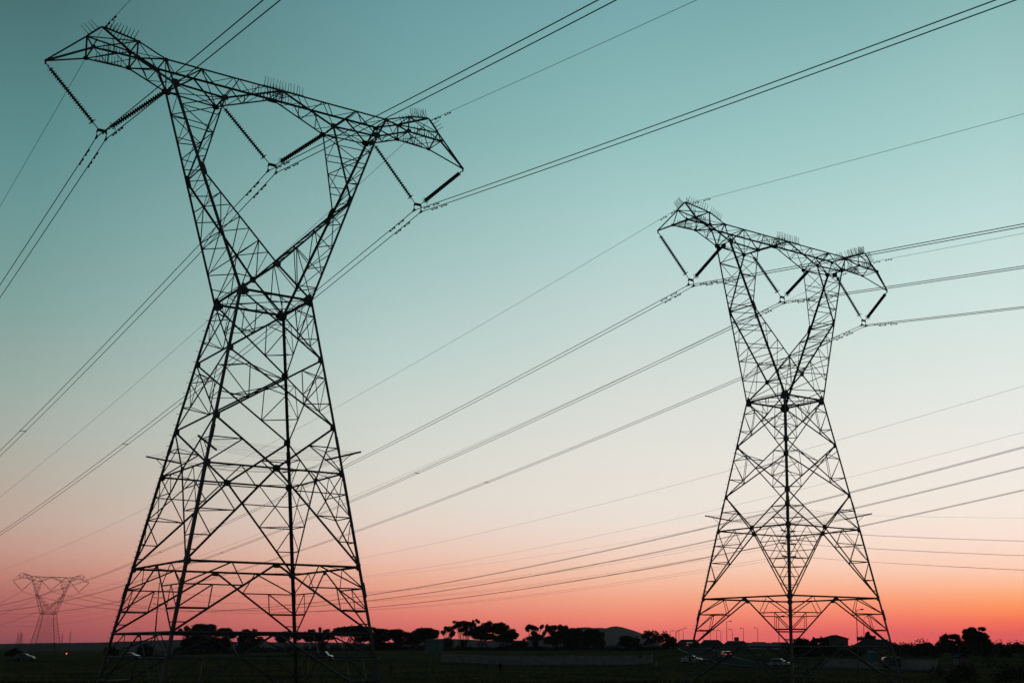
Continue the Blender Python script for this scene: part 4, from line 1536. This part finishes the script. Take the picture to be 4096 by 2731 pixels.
for i, (px, top, dep, side, w) in enumerate([(2682, 2523, 385, 1, 'leftmost street lamp, beside the two insulator poles'), (2702, 2523, 420, 1, 'thin street lamp second from the left by the road crest'),
                                             (2706, 2522, 405, 1, 'street lamp close behind the thin second one at the crest'), (2716, 2519, 395, 1, 'fourth street lamp from the left above the end house'),
                                             (2733, 2512, 380, 1, 'tallest of the five right-facing lamps by the road crest'), (2814, 2519, 420, -1, 'faint lamp between the pylon brace and the second house'),
                                             (2842, 2516, 425, 1, 'lamp post almost hidden along the left pylon brace'), (2867, 2520, 405, -1, 'left-facing lamp first of the pair above the second house'),
                                             (2884, 2521, 395, -1, 'left-facing lamp second of the pair above the second house'), (2930, 2517, 385, -1, 'left-facing lamp just left of the water tank'),
                                             (2975, 2512, 375, -1, 'left-facing lamp between the water tank and the pale house'), (3032, 2511, 365, -1, 'left-facing lamp above the low pale house')]):
    lamp(w, px, top, dep, side, .55)
lamp('tall street lamp with a long arm left of the water tank', 2908, 2485, 300, 1, .75)
lamp('tall street lamp just left of the front leg of the right-hand pylon', 3117, 2464, 262, 1, .75)
lamp('tallest street lamp, inside the right foot of the right-hand pylon', 3431, 2439, 208, 1, .7)
lamp('street lamp with a curved swan neck behind the layered pine', 3458, 2465, 330, 1, .75, curved=True)


def simple_pole(label, px, top, dep, name, cat, group):
    b = at(px, 2592, dep)
    gz = ground(b.x, b.y)
    H = at(px, top, dep).z - gz
    r = thing(name, label, cat, (b.x, b.y, gz), 0, group)
    g = MB()
    g.rod((0, 0, -.3), (0, 0, H), .17, 8, .12)
    g.build('shaft', M['wood'], r)
    g = MB()
    for z in (H - .5, H - 1.1, H - 2.4):
        g.rod((-.35, 0, z), (.35, 0, z), .05, 5)
        for s in (-1, 1):
            g.lathe((s * .35, 0, z), (0, 0, 1), [(0, .05), (.08, .1), (.14, .06), (.2, .1), (.26, .03)], 6)
    g.build('cross_arm', M['iron'], r)


simple_pole('left of two dark wooden poles with small insulators by the dense tree', 2653, 2520, 390, 'telegraph_pole', 'utility pole', 'wooden insulator poles')
simple_pole('right of two dark wooden poles with small insulators by the dense tree', 2665, 2520, 392, 'telegraph_pole', 'utility pole', 'wooden insulator poles')


def mast(label, px, top, dep, w):
    b = at(px, 2592, dep)
    gz = ground(b.x, b.y)
    H = at(px, top, dep).z - gz
    r = thing('radio_mast', label, 'mast', (b.x, b.y, gz), .3, 'far masts on the left')
    g, l = MB(), MB()
    n = 10
    for i in range(3):
        a = 2 * pi * i / 3
        g.rod((w * cos(a), w * sin(a), -.5), (w * .35 * cos(a), w * .35 * sin(a), H * .8), .07, 5)
        for k in range(n):
            for a0, a1, t0, t1 in ((a, a + 2 * pi / 3, k / n, (k + 1) / n),):
                w0, w1 = w * (1 - .65 * t0), w * (1 - .65 * t1)
                l.rod((w0 * cos(a0), w0 * sin(a0), H * .8 * t0), (w1 * cos(a1), w1 * sin(a1), H * .8 * t1), .035, 4)
    g.rod((0, 0, H * .78), (0, 0, H), .07, 5, .03)
    g.build('frame', M['pole'], r)
    l.build('lacing', M['pole'], r)


for px, top, w in ((60, 2560, 'shortest mast of the far left cluster'), (67, 2517, 'mast second from the left in the far left cluster'), (76, 2513, 'tallest mast in the far left cluster'), (82, 2513, 'right-hand mast of the far left cluster'),
                   (245, 2520, 'thin lone mast just right of the distant pylon'), (276, 2507, 'taller thin lone mast between the distant and the near pylon')):
    mast(w, px, top, 900, .9)

# ------------------------------------------------------------------ vehicles


def car(label, px, depth, heading, paint, kind='hatchback', tail=False, z=None, L=4.0, name='car', plane=None):
    b = at(px, 2592, depth)
    gz = (ground(b.x, b.y) + .1) if z is None else z
    r = thing(name, label, 'car', (b.x, b.y, gz), heading, 'cars on the roads')
    W = 1.68
    if kind == 'hatchback':
        prof = [(-1.9, .3), (-1.95, .62), (-1.88, .95), (-1.6, 1.38), (-1.1, 1.46), (.05, 1.44), (.62, 1.12), (.86, .95), (1.55, .82), (1.9, .6), (1.95, .32)]
        gl = [(-1.62, .95), (-1.42, 1.32), (.0, 1.33), (.6, .97)]
    elif kind == 'sedan':
        prof = [(-2.15, .32), (-2.2, .7), (-2.1, .98), (-1.45, 1.03), (-.9, 1.38), (-.4, 1.44), (.35, 1.42), (1.0, 1.02), (1.75, .9), (2.15, .66), (2.2, .34)]
        gl = [(-1.3, 1.02), (-.82, 1.33), (.28, 1.34), (.82, 1.02)]
    else:
        prof = [(-2.3, .4), (-2.35, .9), (-2.3, 1.55), (-2.2, 1.92), (-1.7, 1.98), (.8, 1.95), (1.45, 1.2), (2.2, 1.05), (2.35, .75), (2.35, .42)]
        gl = [(-2.0, 1.2), (-1.9, 1.75), (.75, 1.78), (1.25, 1.2)]
    g = MB()
    n = len(prof)
    rows = []
    for y, ins in ((-W / 2, 0), (-W / 2 + .12, 1), (W / 2 - .12, 1), (W / 2, 0)):
        rows.append([V((x, y * (1 - (.14 * max(0, zz - .9))), zz + (0.02 if ins else -.03 if zz > .5 else 0))) for x, zz in prof])
    for a in rows:
        g.v += a
    for j in range(3):
        for i in range(n - 1):
            g.f.append((j * n + i, (j + 1) * n + i, (j + 1) * n + i + 1, j * n + i + 1))
    g.f.append(tuple(range(n)))
    g.f.append(tuple(3 * n + n - 1 - i for i in range(n)))
    g.f.append((0, n - 1, 4 * n - 1, 3 * n))
    g.build('body', paint, r)
    for s in (-1, 1):
        w = MB()
        w.plate([V((x, s * (W / 2 * (1 - .14 * max(0, zz - .9)) + .006), zz)) for x, zz in gl], (0, 1, 0), .02)
        w.build('side_window', M['window'], r)
    ws = MB()
    top = [p for p in prof if p[1] > (1.35 if kind != 'van' else 1.9)]
    xr, xf = top[0], top[-1]
    ix, jx = prof.index(xr), prof.index(xf)
    for (p, q_, nm) in ((prof[ix - 1], xr, 0), (xf, prof[jx + 1], 1)):
        a, b_ = V((p[0], 0, p[1])), V((q_[0], 0, q_[1]))
        d = (b_ - a).normalized()
        nr = V((-d.z, 0, d.x))
        a2, b2 = mix(a, b_, .12) + nr * .04, mix(a, b_, .88) + nr * .04
        hw = W / 2 - .22
        o = MB()
        o.plate([a2 + V((0, -hw, 0)), a2 + V((0, hw, 0)), b2 + V((0, hw * .92, 0)), b2 + V((0, -hw * .92, 0))], nr, .015)
        o.build('windscreen' if nm else 'rear_window', M['window'], r)
    xw = (prof[0][0] + .75, prof[-1][0] - .78)
    for x in xw:
        for s in (-1, 1):
            w = MB()
            w.lathe((x, s * (W / 2 - .2), .31), (0, s, 0), [(0, .24), (.02, .31), (.17, .31), (.2, .27)], 14)
            t = w.build('wheel', M['tyre'], r)
            k = MB()
            k.lathe((x, s * (W / 2 - .02), .31), (0, s, 0), [(0, .18), (.025, .16), (.03, .05)], 10)
            k.build('rim', M['rim'], t)
    for s in (-1, 1):
        k = MB()
        k.box((prof[1][0] + .0, s * (W / 2 - .22), .82 if kind != 'van' else 1.0), .1, .26, .22)
        k.build('tail_lamp', M['tail'] if tail else M['glass'], r)
        k = MB()
        k.box((prof[-2][0] + .0, s * (W / 2 - .26), .68), .1, .3, .14)
        k.build('headlight', M['lampm'], r)
    for nm, x in (('bumper', prof[0][0] - .03), ('bumper', prof[-1][0] + .03)):
        k = MB()
        k.box((x, 0, .42), .12, W - .1, .2)
        k.build(nm, M['iron'] if kind == 'van' else paint, r)
    return r


car('silver car low in the field at the far left edge', 100, 285, radians(6), M['silver'], 'sedan', z=ground(-140, 285) + .1)
car('teal car passing between the left legs of the near pylon', 530, 300, radians(-4), M['tealcar'], 'hatchback')
car('dark van with a pale windscreen behind the rear leg of the near pylon', 1290, 272, radians(-3), M['darkcar'], 'van')
car('white car at the left of the road junction, seen from the side', 2768, 262, radians(-12), M['white'], 'sedan')
car('small white hatchback beside the front leg of the right-hand pylon', 3121, 243, radians(-22), M['white'], 'hatchback')
car('car climbing the road with one red tail lamp showing', 2900, 282, radians(108), M['darkcar'], 'hatchback', tail=True)
car('dark car on the road crest with lit red tail lamps', 2757, 345, radians(94), M['darkcar'], 'hatchback', tail=True)
car('dark vehicle with a pale roof bar near the right foot of the right-hand pylon', 3578, 232, radians(4), M['darkcar'], 'van')

b = at(266, 2612, 420)
r = thing('signal_lamp', 'small glowing red lamp on a post right of the distant pylon', 'lamp', (b.x, b.y, ground(b.x, b.y)))
hh = b.z - ground(b.x, b.y)
g = MB()
g.rod((0, 0, -.3), (0, 0, hh - .1), .05, 6)
g.build('post', M['pole'], r)
g = MB()
g.lathe((0, 0, hh - .18), (0, 0, 1), [(0, .06), (.03, .17), (.28, .17), (.34, .08)], 10)
g.build('lamp', M['beacon'], r)

for lab, px, py, dep, h in (('white reflector post in the grass right of the long wall', 2625, 2652, 255, .95), ('white reflector post behind the small white hatchback', 3127, 2648, 262, .9), ('white marker post in the grass right of the near pylon', 1518, 2640, 285, .6)):
    b = at(px, 2592, dep)
    r = thing('marker_post', lab, 'post', (b.x, b.y, ground(b.x, b.y)), .1, 'white marker posts')
    g = MB()
    g.prism(V((0, 0, -.1)), V((0, 0, h)), [V((x * .12, y * .05, 0)) for x, y in ((-1, -1), (1, -1), (1, 1), (-1, 1))])
    g.build('post', M['frame'], r)
    g = MB()
    g.box((0, -.055, h - .15), .14, .015, .12)
    g.build('reflector', M['tail'] if False else M['lampm'], r)
for lab, px, dep, h in (('small green road sign on a post left of the road', 2684, 285, 2.6), ('green frame sign standing in front of the long wall', 2560, 262, 2.2)):
    b = at(px, 2592, dep)
    r = thing('road_sign', lab, 'sign', (b.x, b.y, ground(b.x, b.y)), 0, 'green signs')
    g = MB()
    g.rod((0, 0, -.2), (0, 0, h), .04, 6)
    g.build('post', M['pole'], r)
    g = MB()
    g.plate([V((x, -.06, h - .3 + z)) for x, z in ((-.42, -.3), (.42, -.3), (.42, .3), (-.42, .3))], (0, 1, 0), .03)
    g.build('sign_board', M['green'], r)


# ------------------------------------------------------------------ football goals and player
def goal(label, px0, px1, depth, h):
    a, b = at(px0, 2592, depth), at(px1, 2592, depth)
    c = mix(a, b, .5)
    r = thing('football_goal', label, 'goal', (c.x, c.y, ground(c.x, c.y)), 0, 'football goals')
    w = (b - a).length / 2
    g = MB()
    for s in (-1, 1):
        g.rod((s * w, 0, -.1), (s * w, 0, h), .06, 8)
    g.rod((-w, 0, h), (w, 0, h), .06, 8)
    g.build('goal_frame', M['goal'], r)
    g = MB()
    for s in (-1, 1):
        g.rod((s * w, 0, h), (s * w + .75, 1.7, 0), .04, 6)
        g.rod((s * w, 0, .05), (s * w + .75, 1.7, .05), .04, 6)
    g.rod((-w + .75, 1.7, .05), (w + .75, 1.7, .05), .04, 6)
    g.build('rear_stay', M['goal'], r)


goal('left white football goal frame near the walking player', 1592, 1724, 188, 2.1)
goal('right white football goal frame in front of the long wall', 1958, 2088, 182, 2.2)
b = at(1430, 2700, 185)
g = MB()
g.lathe((0, 0, 0), (0, 0, 1), [(.0, .01), (.02, .06), (.07, .1), (.11, .11), (.15, .1), (.2, .06), (.22, .01)], 12)
tag(g.build('ball', M['goal'], None, (b.x, b.y, ground(b.x, b.y)), True), 'small white football on the dark grass left of the player', 'ball')


def person(label, px, depth, face, stride, group):
    b = at(px, 2592, depth)
    gz = ground(b.x, b.y)
    nodes = [  # joint, radius
        ((0, 0, .95), .155), ((0, .01, 1.12), .15), ((.02, .02, 1.32), .17), ((.03, .02, 1.47), .1), ((.05, .02, 1.55), .058), ((.06, .02, 1.66), .1), ((.065, .02, 1.75), .085),
        ((0, .1, .9), .1), ((.18 * stride, .11, .5), .065), ((.02 * stride, .11, .09), .045), ((.2 * stride, .12, .04), .04),
        ((0, -.1, .9), .1), ((-.1 * stride, -.11, .48), .065), ((-.38 * stride, -.11, .12), .045), ((-.22 * stride, -.12, .04), .04),
        ((.02, .2, 1.42), .075), ((-.08 * stride, .27, 1.14), .048), ((.08 * stride, .27, .92), .035), ((.12 * stride, .26, .84), .036),
        ((.02, -.2, 1.42), .075), ((.12 * stride, -.27, 1.15), .048), ((.3 * stride, -.25, .97), .035), ((.35 * stride, -.24, .9), .036)]
    ed = [(0, 1), (1, 2), (2, 3), (3, 4), (4, 5), (5, 6), (0, 7), (7, 8), (8, 9), (9, 10), (0, 11), (11, 12), (12, 13), (13, 14), (2, 15), (15, 16), (16, 17), (17, 18), (2, 19), (19, 20), (20, 21), (21, 22)]
    # fingers rooted in the palms
    for pi_, s in ((18, 1), (22, -1)):
        base = V(nodes[pi_][0])
        for k in range(5):
            i = len(nodes)
            off = V((-.03 + .018 * k, s * .005, -.03 if k else .0))
            tip = off + V((.012 * (k - 2) + (.02 if k == 0 else 0), -s * .02, -.06 - .012 * (2 - abs(k - 2)) if k else -.04))
            nodes += [(tuple(base + off), .01), (tuple(base + tip), .008)]
            ed += [(pi_, i), (i, i + 1)]
    me = bpy.data.meshes.new('person')
    me.from_pydata([n[0] for n in nodes], ed, [])
    me.materials.append(M['cloth'])
    o = obj('person', me, None, (b.x, b.y, gz), (0, 0, face))
    m = o.modifiers.new('skin', 'SKIN')
    for i, n in enumerate(nodes):
        me.skin_vertices[0].data[i].radius = (n[1], n[1])
    me.skin_vertices[0].data[0].use_root = True
    o.modifiers.new('sub', 'SUBSURF').levels = 2
    o.modifiers['sub'].render_levels = 2
    h = MB()
    h.lathe((.055, .02, 1.66), (-.1, 0, 1), [(0, .1), (.05, .112), (.1, .1), (.14, .06), (.155, .01)], 10)
    h.build('hair', M['hair'], o)
    f = MB()
    f.lathe((.145, .02, 1.66), (1, 0, .1), [(0, .05), (.02, .03), (.04, .012)], 8)
    for s in (-1, 1):
        f.lathe((.14, .02 + s * .035, 1.69), (1, 0, 0), [(0, .015), (.012, .01)], 6)
        f.lathe((.06, .02 + s * .1, 1.665), (0, s, 0), [(0, .028), (.02, .02)], 6)
    f.build('face', M['skin'], o)
    return tag(o, label, 'person', group)


person('person in dark clothing walking towards the left goal', 1566, 190, radians(15), 1, 'people on the football field')
person('person in dark clothing standing inside the right goal', 2004, 200, radians(100), .35, 'people on the football field')


# ------------------------------------------------------------------ grass and low growth
def grass():
    rnd = random.Random(5)
    g = MB()
    for _ in range(16000):
        y = 100 + 200 * rnd.random() ** 1.5
        x = y * rnd.uniform(-.54, .33)
        z = ground(x, y)
        h = rnd.uniform(.08, .24) * (1.25 if y < 150 else 1)
        a = rnd.uniform(0, 2 * pi)
        w = rnd.uniform(.05, .14)
        lx, ly = rnd.gauss(0, .12), rnd.gauss(0, .12)
        i = len(g.v)
        g.v += [V((x - w * cos(a), y - w * sin(a), z - .03)), V((x + w * cos(a), y + w * sin(a), z - .03)), V((x + lx, y + ly, z + h))]
        g.f.append((i, i + 1, i + 2))
    o = g.build('grass', M['blade'])
    o['kind'] = 'stuff'


grass()


# ------------------------------------------------------------------ evening haze (a closed box of thin air)
def haze():
    g = MB()
    g.box((0, HAZE_FAR / 2 - 350, HAZE_TOP / 2 - 2), 9600, HAZE_FAR + 700, HAZE_TOP + 4)
    m = bpy.data.materials.new('haze')
    m.use_nodes = True
    N, L = m.node_tree.nodes, m.node_tree.links
    N.clear()
    o = N.new('ShaderNodeOutputMaterial')
    v = N.new('ShaderNodeVolumePrincipled')
    v.inputs['Color'].default_value = (0.86, 0.9, 0.96, 1)
    v.inputs['Density'].default_value = HAZE_DENSITY
    v.inputs['Anisotropy'].default_value = 0.2
    L.new(v.outputs[0], o.inputs['Volume'])
    b = g.build('haze', m)
    b['kind'] = 'stuff'


haze()
